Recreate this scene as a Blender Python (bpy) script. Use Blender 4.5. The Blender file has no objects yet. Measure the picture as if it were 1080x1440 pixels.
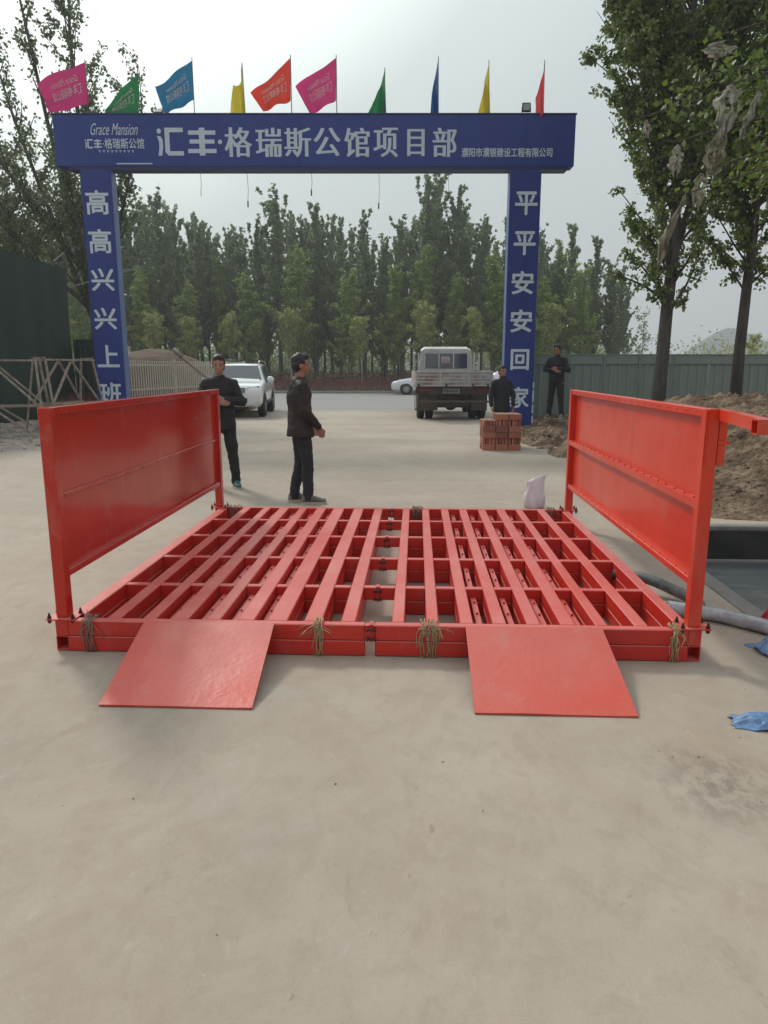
import bpy, math, random
import numpy as np
from mathutils import Vector, Matrix, noise
S = bpy.context.scene
COL = S.collection
rad = math.radians
PI = math.pi
# ------------------------------------------------------------------ camera, sky, sun, exposure
CAM_H, YAW, PITCH = 1.55, 2.56, 11.37
cd = bpy.data.cameras.new('camera')
cam = bpy.data.objects.new('camera', cd)
COL.objects.link(cam)
cam.location = (0, 0, CAM_H)
cam.rotation_euler = (rad(90 - PITCH), 0, rad(YAW))
cd.sensor_fit = 'VERTICAL'
cd.sensor_height = 36
cd.lens = 25.25
cd.clip_end = 6000
S.camera = cam
S.render.resolution_x, S.render.resolution_y = 768, 1024
SUN_AZ, SUN_EL = -38.0, 40.0           # degrees clockwise from +Y (into the picture), elevation
w = bpy.data.worlds.new('World')
S.world = w
w.use_nodes = True
nt = w.node_tree
nt.nodes.clear()
wo = nt.nodes.new('ShaderNodeOutputWorld')
bg = nt.nodes.new('ShaderNodeBackground')
bg.inputs[1].default_value = 0.1
sky = nt.nodes.new('ShaderNodeTexSky')
sky.sky_type = 'NISHITA'
sky.sun_disc = False
sky.sun_elevation = rad(SUN_EL)
sky.sun_rotation = rad(SUN_AZ)
sky.dust_density = 4
sky.air_density = 1.5
tc = nt.nodes.new('ShaderNodeTexCoord')
sd = Vector((math.sin(rad(SUN_AZ)) * math.cos(rad(SUN_EL)), math.cos(rad(SUN_AZ)) * math.cos(rad(SUN_EL)), math.sin(rad(SUN_EL))))
dot = nt.nodes.new('ShaderNodeVectorMath'); dot.operation = 'DOT_PRODUCT'
dot.inputs[1].default_value = sd
nz = nt.nodes.new('ShaderNodeTexNoise'); nz.inputs['Scale'].default_value = 1.6; nz.inputs['Detail'].default_value = 3
nt.links.new(tc.outputs['Generated'], nz.inputs['Vector'])
nt.links.new(tc.outputs['Generated'], dot.inputs[0])
ma = nt.nodes.new('ShaderNodeMath'); ma.operation = 'MULTIPLY_ADD'
ma.inputs[1].default_value = 0.16
nt.links.new(nz.outputs['Fac'], ma.inputs[0])
nt.links.new(dot.outputs['Value'], ma.inputs[2])
rp = nt.nodes.new('ShaderNodeValToRGB')
e = rp.color_ramp.elements
e[0].position = 0.0; e[0].color = (3.75, 4.0, 4.15, 1)
e[1].position = 1.0; e[1].color = (7.6, 8.2, 7.9, 1)
for pos, c in ((0.60, (3.7, 3.98, 4.12)), (0.78, (3.6, 4.05, 4.1)), (0.90, (4.1, 4.72, 4.62))):
    n_ = rp.color_ramp.elements.new(pos); n_.color = c + (1,)
nt.links.new(ma.outputs[0], rp.inputs[0])
mx = nt.nodes.new('ShaderNodeMix'); mx.data_type = 'RGBA'
mx.inputs[0].default_value = 0.97
nt.links.new(sky.outputs[0], mx.inputs[6])
# an overcast sky is brighter overhead than at the horizon
sxyz = nt.nodes.new('ShaderNodeSeparateXYZ'); nt.links.new(tc.outputs['Generated'], sxyz.inputs[0])
zen = nt.nodes.new('ShaderNodeMapRange'); zen.inputs[1].default_value = 0; zen.inputs[2].default_value = 1; zen.inputs[3].default_value = .80; zen.inputs[4].default_value = 1.75
nt.links.new(sxyz.outputs['Z'], zen.inputs[0])
vm = nt.nodes.new('ShaderNodeVectorMath'); vm.operation = 'SCALE'
nt.links.new(rp.outputs[0], vm.inputs[0]); nt.links.new(zen.outputs[0], vm.inputs['Scale'])
nt.links.new(vm.outputs[0], mx.inputs[7])
nt.links.new(mx.outputs[2], bg.inputs[0])
nt.links.new(bg.outputs[0], wo.inputs[0])
sl = bpy.data.lights.new('sun', 'SUN')
sl.energy = 1.5
sl.angle = rad(9)
sl.color = (1.0, 0.95, 0.87)
sun = bpy.data.objects.new('sun', sl)
COL.objects.link(sun)
sun.rotation_euler = (-sd).to_track_quat('-Z', 'Y').to_euler()
vs = S.view_settings
S.display_settings.display_device = 'sRGB'
vs.view_transform = 'Standard'; vs.look = 'None'; vs.exposure = 0.57; vs.gamma = 1; vs.use_curve_mapping = False

# ------------------------------------------------------------------ helpers
def tag(o, label=None, cat=None, group=None, kind=None):
    if label: o['label'] = label
    if cat: o['category'] = cat
    if group: o['group'] = group
    if kind: o['kind'] = kind
    return o
def empty(name, loc=(0, 0, 0), rz=0, label=None, cat=None, group=None, parent=None):
    o = bpy.data.objects.new(name, None)
    o.empty_display_size = 0.2
    o.location = loc
    o.rotation_euler = (0, 0, rz)
    COL.objects.link(o)
    if parent: o.parent = parent
    return tag(o, label, cat, group)
def link(name, me, parent=None, loc=None, rot=None):
    o = bpy.data.objects.new(name, me)
    COL.objects.link(o)
    if parent: o.parent = parent
    if loc: o.location = loc
    if rot: o.rotation_euler = rot
    return o
def copy_tree(o, parent=None):
    c = o.copy()
    COL.objects.link(c)
    if parent: c.parent = parent
    for ch in [x for x in KIDS.get(o.name, [])]:
        copy_tree(ch, c)
    return c
KIDS = {}
def index_kids():
    KIDS.clear()
    for x in bpy.data.objects:
        if x.parent: KIDS.setdefault(x.parent.name, []).append(x)

class MB:
    def __init__(s): s.v = []; s.f = []; s.sm = []
    def add(s, vs_, fs, smooth=False):
        b = len(s.v)
        s.v += [tuple(p) for p in vs_]
        s.f += [tuple(b + i for i in f) for f in fs]
        s.sm += [smooth] * len(fs)
        return s
    def box(s, x0, x1, y0, y1, z0, z1, bev=0.0):
        if bev <= 0:
            vv = [(x, y, z) for z in (z0, z1) for y in (y0, y1) for x in (x0, x1)]
            return s.add(vv, [(0, 2, 3, 1), (4, 5, 7, 6), (0, 1, 5, 4), (2, 6, 7, 3), (0, 4, 6, 2), (1, 3, 7, 5)])
        b = min(bev, (x1 - x0) * .45, (y1 - y0) * .45, (z1 - z0) * .45)
        # chamfered box: three vertices at each corner
        vv = []; idx = {}
        X = (x0, x1); Y = (y0, y1); Z = (z0, z1)
        for i in (0, 1):
            for j in (0, 1):
                for k in (0, 1):
                    sx, sy, sz = (1 - 2 * i) * b, (1 - 2 * j) * b, (1 - 2 * k) * b
                    idx[i, j, k] = len(vv)
                    vv += [(X[i], Y[j] + sy, Z[k] + sz), (X[i] + sx, Y[j], Z[k] + sz), (X[i] + sx, Y[j] + sy, Z[k])]
        F = []
        I = lambda i, j, k, a: idx[i, j, k] + a
        F += [(I(0, 0, 0, 0), I(0, 0, 1, 0), I(0, 1, 1, 0), I(0, 1, 0, 0)), (I(1, 0, 0, 0), I(1, 1, 0, 0), I(1, 1, 1, 0), I(1, 0, 1, 0))]
        F += [(I(0, 0, 0, 1), I(1, 0, 0, 1), I(1, 0, 1, 1), I(0, 0, 1, 1)), (I(0, 1, 0, 1), I(0, 1, 1, 1), I(1, 1, 1, 1), I(1, 1, 0, 1))]
        F += [(I(0, 0, 0, 2), I(0, 1, 0, 2), I(1, 1, 0, 2), I(1, 0, 0, 2)), (I(0, 0, 1, 2), I(1, 0, 1, 2), I(1, 1, 1, 2), I(0, 1, 1, 2))]
        for j in (0, 1):
            for k in (0, 1): F.append((I(0, j, k, 1), I(1, j, k, 1), I(1, j, k, 2), I(0, j, k, 2)))
        for i in (0, 1):
            for k in (0, 1): F.append((I(i, 0, k, 0), I(i, 1, k, 0), I(i, 1, k, 2), I(i, 0, k, 2)))
        for i in (0, 1):
            for j in (0, 1): F.append((I(i, j, 0, 0), I(i, j, 1, 0), I(i, j, 1, 1), I(i, j, 0, 1)))
        for q in idx.values(): F.append((q, q + 1, q + 2))
        return s.add(vv, F)
    def tube(s, pts, r, n=8, cap=True, smooth=True, r1=None):
        pts = [Vector(p) for p in pts]
        m = len(pts)
        rr = r if isinstance(r, (list, tuple)) else [r + ((r1 - r) * i / (m - 1) if r1 is not None else 0) for i in range(m)]
        vv = []; prev = None
        for i, p in enumerate(pts):
            t = (pts[min(i + 1, m - 1)] - pts[max(i - 1, 0)])
            t = t.normalized() if t.length > 1e-9 else Vector((0, 0, 1))
            if prev is None:
                a = t.orthogonal().normalized()
            else:
                a = prev - t * prev.dot(t)
                a = a.normalized() if a.length > 1e-6 else t.orthogonal().normalized()
            prev = a
            b = t.cross(a)
            for k in range(n):
                an = 2 * PI * k / n
                vv.append(p + (a * math.cos(an) + b * math.sin(an)) * rr[i])
        F = [(i * n + k, i * n + (k + 1) % n, (i + 1) * n + (k + 1) % n, (i + 1) * n + k) for i in range(m - 1) for k in range(n)]
        s.add(vv, F, smooth)
        if cap:
            b0 = len(s.v) - len(vv)
            s.f.append(tuple(b0 + k for k in reversed(range(n)))); s.sm.append(False)
            s.f.append(tuple(b0 + (m - 1) * n + k for k in range(n))); s.sm.append(False)
        return s
    def bar(s, p0, p1, wx, wy, up=(0, 0, 1)):       # square bar
        p0, p1 = Vector(p0), Vector(p1)
        t = (p1 - p0).normalized(); u = Vector(up)
        a = t.cross(u)
        a = a.normalized() if a.length > 1e-4 else t.orthogonal().normalized()
        b = a.cross(t)
        vv = [p + a * i * wx / 2 + b * j * wy / 2 for p in (p0, p1) for j in (-1, 1) for i in (-1, 1)]
        return s.add(vv, [(0, 2, 3, 1), (4, 5, 7, 6), (0, 1, 5, 4), (2, 6, 7, 3), (0, 4, 6, 2), (1, 3, 7, 5)])
    def loft(s, secs, smooth=True, cap=True):       # secs: rings of equal length
        n = len(secs[0]); m = len(secs)
        vv = [p for r_ in secs for p in r_]
        F = [(i * n + k, i * n + (k + 1) % n, (i + 1) * n + (k + 1) % n, (i + 1) * n + k) for i in range(m - 1) for k in range(n)]
        s.add(vv, F, smooth)
        if cap:
            b0 = len(s.v) - len(vv)
            s.f.append(tuple(b0 + k for k in reversed(range(n)))); s.sm.append(smooth)
            s.f.append(tuple(b0 + (m - 1) * n + k for k in range(n))); s.sm.append(smooth)
        return s
    def capsule(s, p0, r0, p1, r1, n=12, flat=None):
        p0, p1 = Vector(p0), Vector(p1); d = p1 - p0
        t = d.normalized() if d.length > 1e-6 else Vector((0, 0, 1))
        pts = []; rr = []
        for k in range(4):
            a = PI / 2 * k / 4; pts.append(p0 - t * r0 * math.cos(a)); rr.append(max(r0 * math.sin(a), 1e-4))
        pts.append(p0); rr.append(r0)
        pts.append(p1); rr.append(r1)
        for k in range(1, 5):
            a = PI / 2 * k / 4; pts.append(p1 + t * r1 * math.sin(a)); rr.append(max(r1 * math.cos(a), 1e-4))
        return s.tube(pts, rr, n)
    def ellipsoid(s, c, rx, ry, rz, n=14, m=8, rot=None):
        c = Vector(c); secs = []
        for i in range(m + 1):
            th = PI * i / m
            ring = []
            for k in range(n):
                ph = 2 * PI * k / n
                p = Vector((rx * max(math.sin(th), .004) * math.cos(ph), ry * max(math.sin(th), .004) * math.sin(ph), -rz * math.cos(th)))
                if rot: p = rot @ p
                ring.append(c + p)
            secs.append(ring)
        return s.loft(secs)
    def mesh(s, name, m):
        me = bpy.data.meshes.new(name)
        me.from_pydata(s.v, [], s.f)
        me.polygons.foreach_set('use_smooth', s.sm)
        if m: me.materials.append(m)
        me.update()
        return me
    def build(s, name, m, parent=None, **k):
        return link(name, s.mesh(name, m), parent, **k)

def fast_mesh(name, V, F, m, smooth=False):
    V = np.asarray(V, np.float32); F = np.asarray(F, np.int32)
    me = bpy.data.meshes.new(name)
    me.vertices.add(len(V)); me.vertices.foreach_set('co', V.ravel())
    k = F.shape[1]
    me.loops.add(F.size); me.loops.foreach_set('vertex_index', F.ravel())
    me.polygons.add(len(F)); me.polygons.foreach_set('loop_start', np.arange(0, F.size, k, dtype=np.int32))
    me.polygons.foreach_set('loop_total', np.full(len(F), k, np.int32))
    if smooth: me.polygons.foreach_set('use_smooth', np.ones(len(F), bool))
    if m: me.materials.append(m)
    me.update(calc_edges=True)
    return me

# ------------------------------------------------------------------ materials
def mat(name, c, c2=None, rough=0.6, metal=0.0, scale=4, detail=6, bump=0.0, bscale=None, coat=0.0, spec=0.5, dust=None, dusta=0.0, fac=(0.35, 0.65), bdist=0.02, stretch=None, trans=0.0, alpha=None, rvar=0.0):
    m = bpy.data.materials.new(name)
    m.use_nodes = True
    t = m.node_tree; L = t.links.new
    p = t.nodes['Principled BSDF']
    p.inputs['Base Color'].default_value = (*c, 1)
    p.inputs['Roughness'].default_value = rough
    p.inputs['Metallic'].default_value = metal
    p.inputs['Specular IOR Level'].default_value = spec
    p.inputs['Coat Weight'].default_value = coat
    p.inputs['Coat Roughness'].default_value = 0.12
    if trans: p.inputs['Transmission Weight'].default_value = trans
    tcn = t.nodes.new('ShaderNodeTexCoord')
    mp = t.nodes.new('ShaderNodeMapping')
    if stretch: mp.inputs['Scale'].default_value = stretch
    L(tcn.outputs['Object'], mp.inputs['Vector'])
    cur = None
    if c2:
        n = t.nodes.new('ShaderNodeTexNoise'); n.inputs['Scale'].default_value = scale; n.inputs['Detail'].default_value = detail
        n.inputs['Roughness'].default_value = 0.62
        L(mp.outputs[0], n.inputs['Vector'])
        mr = t.nodes.new('ShaderNodeMapRange'); mr.inputs[1].default_value, mr.inputs[2].default_value = fac
        L(n.outputs['Fac'], mr.inputs[0])
        mixn = t.nodes.new('ShaderNodeMix'); mixn.data_type = 'RGBA'
        mixn.inputs[6].default_value = (*c, 1); mixn.inputs[7].default_value = (*c2, 1)
        L(mr.outputs[0], mixn.inputs[0])
        cur = mixn.outputs[2]
        if rvar:
            r2 = t.nodes.new('ShaderNodeMapRange'); r2.inputs[1].default_value, r2.inputs[2].default_value = fac
            r2.inputs[3].default_value = rough; r2.inputs[4].default_value = rough + rvar
            L(n.outputs['Fac'], r2.inputs[0]); L(r2.outputs[0], p.inputs['Roughness'])
    if dust:      # settled dust, painted sky sheen on reds: noise patches, thicker on faces that look up
        g = t.nodes.new('ShaderNodeNewGeometry'); sx = t.nodes.new('ShaderNodeSeparateXYZ')
        L(g.outputs['Normal'], sx.inputs[0])
        n2 = t.nodes.new('ShaderNodeTexNoise'); n2.inputs['Scale'].default_value = 2.3; n2.inputs['Detail'].default_value = 8; n2.inputs['Roughness'].default_value = .7
        L(tcn.outputs['Object'], n2.inputs['Vector'])
        m1 = t.nodes.new('ShaderNodeMapRange'); m1.inputs[1].default_value = 0.1; m1.inputs[2].default_value = 0.9; m1.inputs[3].default_value = 0.03; m1.inputs[4].default_value = 1
        L(sx.outputs['Z'], m1.inputs[0])
        m2 = t.nodes.new('ShaderNodeMapRange'); m2.inputs[1].default_value = 0.3; m2.inputs[2].default_value = 0.7; m2.inputs[3].default_value = 0.35
        L(n2.outputs['Fac'], m2.inputs[0])
        mm = t.nodes.new('ShaderNodeMath'); mm.operation = 'MULTIPLY'; L(m1.outputs[0], mm.inputs[0]); L(m2.outputs[0], mm.inputs[1])
        m3 = t.nodes.new('ShaderNodeMath'); m3.operation = 'MULTIPLY'; m3.inputs[1].default_value = dusta; L(mm.outputs[0], m3.inputs[0])
        md = t.nodes.new('ShaderNodeMix'); md.data_type = 'RGBA'; md.inputs[7].default_value = (*dust, 1)
        if cur: L(cur, md.inputs[6])
        else: md.inputs[6].default_value = (*c, 1)
        L(m3.outputs[0], md.inputs[0]); cur = md.outputs[2]
    if name in ('red_paint', 'orange_red_lit', 'ramp_paint', 'orange_red_shaded'):
        for (sc_, st_, lo, hi, am, colr) in ((26, (1, .12, 1), .64, .72, .5, (.30, .16, .12)), (60, (1, 1, 1), .66, .74, .5, (.16, .05, .035)), (5, (1, 1, .5), .56, .72, .3, (.44, .20, .15))):
            mpp = t.nodes.new('ShaderNodeMapping'); mpp.inputs['Scale'].default_value = st_; mpp.inputs['Rotation'].default_value = (0, 0, .5 if sc_ == 26 else 0); L(tcn.outputs['Object'], mpp.inputs[0])
            nn = t.nodes.new('ShaderNodeTexNoise'); nn.inputs['Scale'].default_value = sc_; nn.inputs['Detail'].default_value = 5; nn.inputs['Roughness'].default_value = .65; L(mpp.outputs[0], nn.inputs['Vector'])
            rr = t.nodes.new('ShaderNodeMapRange'); rr.inputs[1].default_value = lo; rr.inputs[2].default_value = hi; rr.inputs[4].default_value = am; L(nn.outputs['Fac'], rr.inputs[0])
            mq = t.nodes.new('ShaderNodeMix'); mq.data_type = 'RGBA'; L(cur, mq.inputs[6]); mq.inputs[7].default_value = (*colr, 1); L(rr.outputs[0], mq.inputs[0]); cur = mq.outputs[2]
    if cur: L(cur, p.inputs['Base Color'])
    if bump:
        n3 = t.nodes.new('ShaderNodeTexNoise'); n3.inputs['Scale'].default_value = bscale or scale * 6; n3.inputs['Detail'].default_value = 8
        L(mp.outputs[0], n3.inputs['Vector'])
        b = t.nodes.new('ShaderNodeBump'); b.inputs['Strength'].default_value = bump; b.inputs['Distance'].default_value = bdist
        L(n3.outputs['Fac'], b.inputs['Height']); L(b.outputs[0], p.inputs['Normal'])
    return m
def leaf_mat(name, c1, c2, c3, transl=0.42):
    m = bpy.data.materials.new(name); m.use_nodes = True
    t = m.node_tree; L = t.links.new; p = t.nodes['Principled BSDF']
    g = t.nodes.new('ShaderNodeNewGeometry')
    r = t.nodes.new('ShaderNodeValToRGB'); E = r.color_ramp.elements
    E[0].color = (*c1, 1); E[1].color = (*c3, 1); q = E.new(.5); q.color = (*c2, 1)
    oi = t.nodes.new('ShaderNodeObjectInfo')
    ad = t.nodes.new('ShaderNodeMath'); ad.operation = 'MULTIPLY_ADD'; ad.inputs[1].default_value = .3
    L(oi.outputs['Random'], ad.inputs[0])
    sc_ = t.nodes.new('ShaderNodeMath'); sc_.operation = 'MULTIPLY'; sc_.inputs[1].default_value = .7
    L(g.outputs['Random Per Island'], sc_.inputs[0]); L(sc_.outputs[0], ad.inputs[2])
    L(ad.outputs[0], r.inputs[0]); L(r.outputs[0], p.inputs['Base Color'])
    p.inputs['Roughness'].default_value = .5
    tr = t.nodes.new('ShaderNodeBsdfTranslucent'); L(r.outputs[0], tr.inputs['Color'])
    mixs = t.nodes.new('ShaderNodeMixShader'); mixs.inputs[0].default_value = transl
    L(p.outputs[0], mixs.inputs[1]); L(tr.outputs[0], mixs.inputs[2])
    L(mixs.outputs[0], t.nodes['Material Output'].inputs['Surface'])
    return m

M = {}
RED = (0.62, 0.040, 0.018)
M['red'] = mat('red_paint', (0.56, 0.022, 0.009), (0.48, 0.013, 0.008), rough=.36, scale=1.3, coat=.12, dust=(0.64, 0.22, 0.19), dusta=.75, bump=.03, bscale=14, rvar=.12)  # pink dust on the tops also paints in the sky's sheen
M['orange'] = mat('orange_red_lit', (0.66, 0.042, 0.010), (0.56, 0.026, 0.008), rough=.27, scale=1.1, coat=.22, dust=(0.6, 0.22, 0.16), dusta=.16, bump=.03, bscale=10, rvar=.15)  # right panel's red, sunward brightness put into the colour
M['crimson'] = mat('orange_red_shaded', (0.50, 0.018, 0.005), (0.43, 0.014, 0.004), rough=.12, scale=.9, coat=.30, spec=.45, dust=(0.5, 0.2, 0.18), dusta=.12, bump=.05, bscale=3, rvar=.1)  # same red for the left panel, its shade painted into the colour
M['ramp'] = mat('ramp_paint', (0.58, 0.036, 0.010), (0.47, 0.062, 0.045), rough=.26, scale=1.6, coat=.2, dust=(0.56, 0.15, 0.12), dusta=.5, bump=.12, bscale=38, rvar=.3)
M['rust'] = mat('rusty_bolt', (0.05, 0.022, 0.018), (0.11, 0.03, 0.02), rough=.7, metal=.4, scale=30)
M['straw'] = mat('straw_rope', (0.46, 0.36, 0.20), (0.26, 0.18, 0.09), rough=.9, scale=60)
M['straw2'] = mat('grey_rope', (0.27, 0.20, 0.14), (0.15, 0.11, 0.08), rough=.9, scale=60)
M['blue'] = mat('blue_banner', (0.008, 0.026, 0.190), (0.011, 0.034, 0.225), rough=.5, scale=.8, bump=.6, bscale=1.3, bdist=.06, stretch=(1, 1, .6))
M['bluedark'] = mat('blue_trim', (0.012, 0.018, 0.09), rough=.5)
M['bluegrey'] = mat('faded_blue_side', (0.10, 0.15, 0.30), (0.13, 0.19, 0.36), rough=.5, scale=1)
M['letter'] = mat('letter_print', (0.52, 0.60, 0.68), rough=.6, spec=.2)
M['letterw'] = mat('letter_print_bright', (0.58, 0.66, 0.74), rough=.6, spec=.2)
M['black'] = mat('black_metal', (0.015, 0.015, 0.017), rough=.45)
M['glass_lamp'] = mat('lamp_glass', (0.35, 0.38, 0.38), rough=.15)
M['steelgrey'] = mat('grey_steel', (0.30, 0.31, 0.31), (0.20, 0.2, 0.2), rough=.55, metal=.3, scale=12)
M['trestle'] = mat('rusty_steel', (0.33, 0.29, 0.26), (0.19, 0.13, 0.10), rough=.8, scale=9)
M['white'] = mat('white_paint', (0.62, 0.63, 0.64), (0.55, 0.56, 0.57), rough=.4, scale=6)
M['carwhite'] = mat('white_car_paint', (0.74, 0.75, 0.77), rough=.18, coat=.8)
M['carglass'] = mat('car_glass', (0.05, 0.055, 0.065), rough=.06, spec=.9, coat=1)
M['tyre'] = mat('tyre_rubber', (0.014, 0.014, 0.015), (0.03, 0.028, 0.026), rough=.85, scale=8)
M['rim'] = mat('wheel_rim', (0.42, 0.43, 0.45), rough=.3, metal=.7)
M['chrome'] = mat('chrome', (0.6, 0.61, 0.62), rough=.2, metal=.9)
M['lamp'] = mat('headlamp_glass', (0.10, 0.11, 0.13), rough=.1, spec=.8, coat=1)
M['plateblue'] = mat('green_blue_plate', (0.08, 0.34, 0.33), rough=.4)
M['shed'] = mat('green_netting', (0.010, 0.028, 0.018), (0.018, 0.042, 0.026), rough=.9, scale=2.2, bump=.5, bscale=40, stretch=(1, 1, .25))
M['fence'] = mat('green_sheet_metal', (0.20, 0.25, 0.225), (0.25, 0.295, 0.265), rough=.45, scale=.9, dust=(0.25, 0.24, 0.19), dusta=.25, stretch=(1, 1, .3))
M['fencecap'] = mat('pale_green_steel', (0.22, 0.27, 0.25), (0.16, 0.2, 0.19), rough=.5, scale=5)
M['fencedark'] = mat('dark_green_sheet', (0.035, 0.055, 0.050), (0.05, 0.07, 0.06), rough=.6, scale=1)
M['picket'] = mat('weathered_white_picket', (0.60, 0.57, 0.48), (0.45, 0.42, 0.34), rough=.7, scale=6)
M['brick'] = mat('red_brick', (0.33, 0.105, 0.065), (0.25, 0.085, 0.055), rough=.9, scale=9, dust=(0.45, 0.36, 0.27), dusta=.75, bump=.3, bscale=60)
M['bark'] = mat('poplar_bark', (0.055, 0.048, 0.045), (0.095, 0.085, 0.075), rough=.95, scale=6, bump=.7, bscale=24, stretch=(3, 3, .6))
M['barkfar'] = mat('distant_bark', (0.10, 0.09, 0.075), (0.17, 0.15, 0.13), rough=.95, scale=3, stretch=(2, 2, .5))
M['limed'] = mat('limewashed_bark', (0.36, 0.35, 0.31), (0.25, 0.24, 0.2), rough=.9, scale=5)
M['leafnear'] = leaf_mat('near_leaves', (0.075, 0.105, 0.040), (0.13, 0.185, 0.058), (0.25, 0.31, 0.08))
M['leafleft'] = leaf_mat('left_leaves', (0.085, 0.12, 0.055), (0.14, 0.18, 0.08), (0.22, 0.26, 0.11))
M['leafbig'] = leaf_mat('foreground_leaves', (0.07, 0.115, 0.025), (0.12, 0.18, 0.035), (0.20, 0.25, 0.06))
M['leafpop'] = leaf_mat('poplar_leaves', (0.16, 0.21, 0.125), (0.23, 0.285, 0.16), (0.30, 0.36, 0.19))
M['leafgreen'] = leaf_mat('green_tree_leaves', (0.18, 0.26, 0.08), (0.28, 0.36, 0.11), (0.38, 0.45, 0.14))
M['leafyellow'] = leaf_mat('spring_leaves', (0.24, 0.27, 0.09), (0.33, 0.36, 0.12), (0.42, 0.44, 0.17))
M['scrub'] = leaf_mat('dry_scrub', (0.14, 0.085, 0.055), (0.20, 0.11, 0.075), (0.26, 0.21, 0.12), .2)
M['scrubred'] = leaf_mat('reddish_scrub', (0.16, 0.045, 0.045), (0.24, 0.07, 0.065), (0.20, 0.12, 0.08), .2)
M['film'] = mat('torn_plastic_film', (0.62, 0.61, 0.54), (0.42, 0.41, 0.35), rough=.75, scale=9, bump=.2, bscale=40)
M['filmdirty'] = mat('dirty_plastic_film', (0.42, 0.37, 0.28), (0.26, 0.22, 0.16), rough=.8, scale=9, bump=.2, bscale=40)
M['pinksack'] = mat('pink_white_sack', (0.66, 0.60, 0.63), (0.58, 0.42, 0.48), rough=.6, scale=9, bump=.3, bscale=18)
M['hose'] = mat('clear_hose', (0.50, 0.51, 0.54), (0.30, 0.31, 0.34), rough=.25, scale=14, coat=.4)
M['hosedark'] = mat('grey_hose', (0.10, 0.11, 0.11), (0.2, 0.2, 0.2), rough=.4, scale=14)
M['tarp'] = mat('blue_plastic_sheet', (0.13, 0.24, 0.42), (0.09, 0.16, 0.31), rough=.4, scale=8, bump=.3, bscale=18)
M['redcloth'] = mat('crimson_cloth', (0.42, 0.02, 0.05), rough=.8)
M['skin'] = mat('skin', (0.34, 0.17, 0.115), (0.28, 0.13, 0.09), rough=.55, scale=8)
M['hair'] = mat('black_hair', (0.012, 0.010, 0.009), rough=.55)
M['leather'] = mat('dark_brown_leather', (0.032, 0.024, 0.019), (0.018, 0.014, 0.012), rough=.66, spec=.3, scale=4, bump=.4, bscale=14)
M['cloth_black'] = mat('black_cloth', (0.016, 0.016, 0.019), (0.010, 0.010, 0.013), rough=.85, scale=6, bump=.4, bscale=16)
M['cloth_navy'] = mat('navy_cloth', (0.012, 0.013, 0.020), (0.02, 0.02, 0.028), rough=.85, scale=6, bump=.4, bscale=16)
M['collar_red'] = mat('dark_red_collar', (0.10, 0.012, 0.012), rough=.8)
M['shoe_grey'] = mat('grey_trainer', (0.22, 0.21, 0.17), (0.09, 0.08, 0.075), rough=.7, scale=25)
M['shoe_teal'] = mat('teal_trainer', (0.02, 0.10, 0.095), rough=.6)
M['sole'] = mat('pale_sole', (0.42, 0.40, 0.33), rough=.8)
M['wood_dark'] = mat('weathered_pole', (0.30, 0.26, 0.2), (0.2, 0.17, 0.13), rough=.8, scale=10)

for k_ in ('film', 'filmdirty'):
    t = M[k_].node_tree; p = t.nodes['Principled BSDF']
    tr = t.nodes.new('ShaderNodeBsdfTranslucent'); tr.inputs[0].default_value = (.55, .54, .47, 1)
    tp = t.nodes.new('ShaderNodeBsdfTransparent')
    a_ = t.nodes.new('ShaderNodeMixShader'); a_.inputs[0].default_value = .45; b_ = t.nodes.new('ShaderNodeMixShader'); b_.inputs[0].default_value = .28
    t.links.new(p.outputs[0], a_.inputs[1]); t.links.new(tr.outputs[0], a_.inputs[2]); t.links.new(a_.outputs[0], b_.inputs[1]); t.links.new(tp.outputs[0], b_.inputs[2])
    t.links.new(b_.outputs[0], t.nodes['Material Output'].inputs[0])

t = M['brick'].node_tree; p = t.nodes['Principled BSDF']; src = p.inputs['Base Color'].links[0].from_socket
oi = t.nodes.new('ShaderNodeObjectInfo'); hs = t.nodes.new('ShaderNodeHueSaturation')
mr = t.nodes.new('ShaderNodeMapRange'); mr.inputs[3].default_value = .62; mr.inputs[4].default_value = 1.45
t.links.new(oi.outputs['Random'], mr.inputs[0]); t.links.new(mr.outputs[0], hs.inputs['Value']); t.links.new(src, hs.inputs['Color']); t.links.new(hs.outputs[0], p.inputs['Base Color'])

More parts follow.
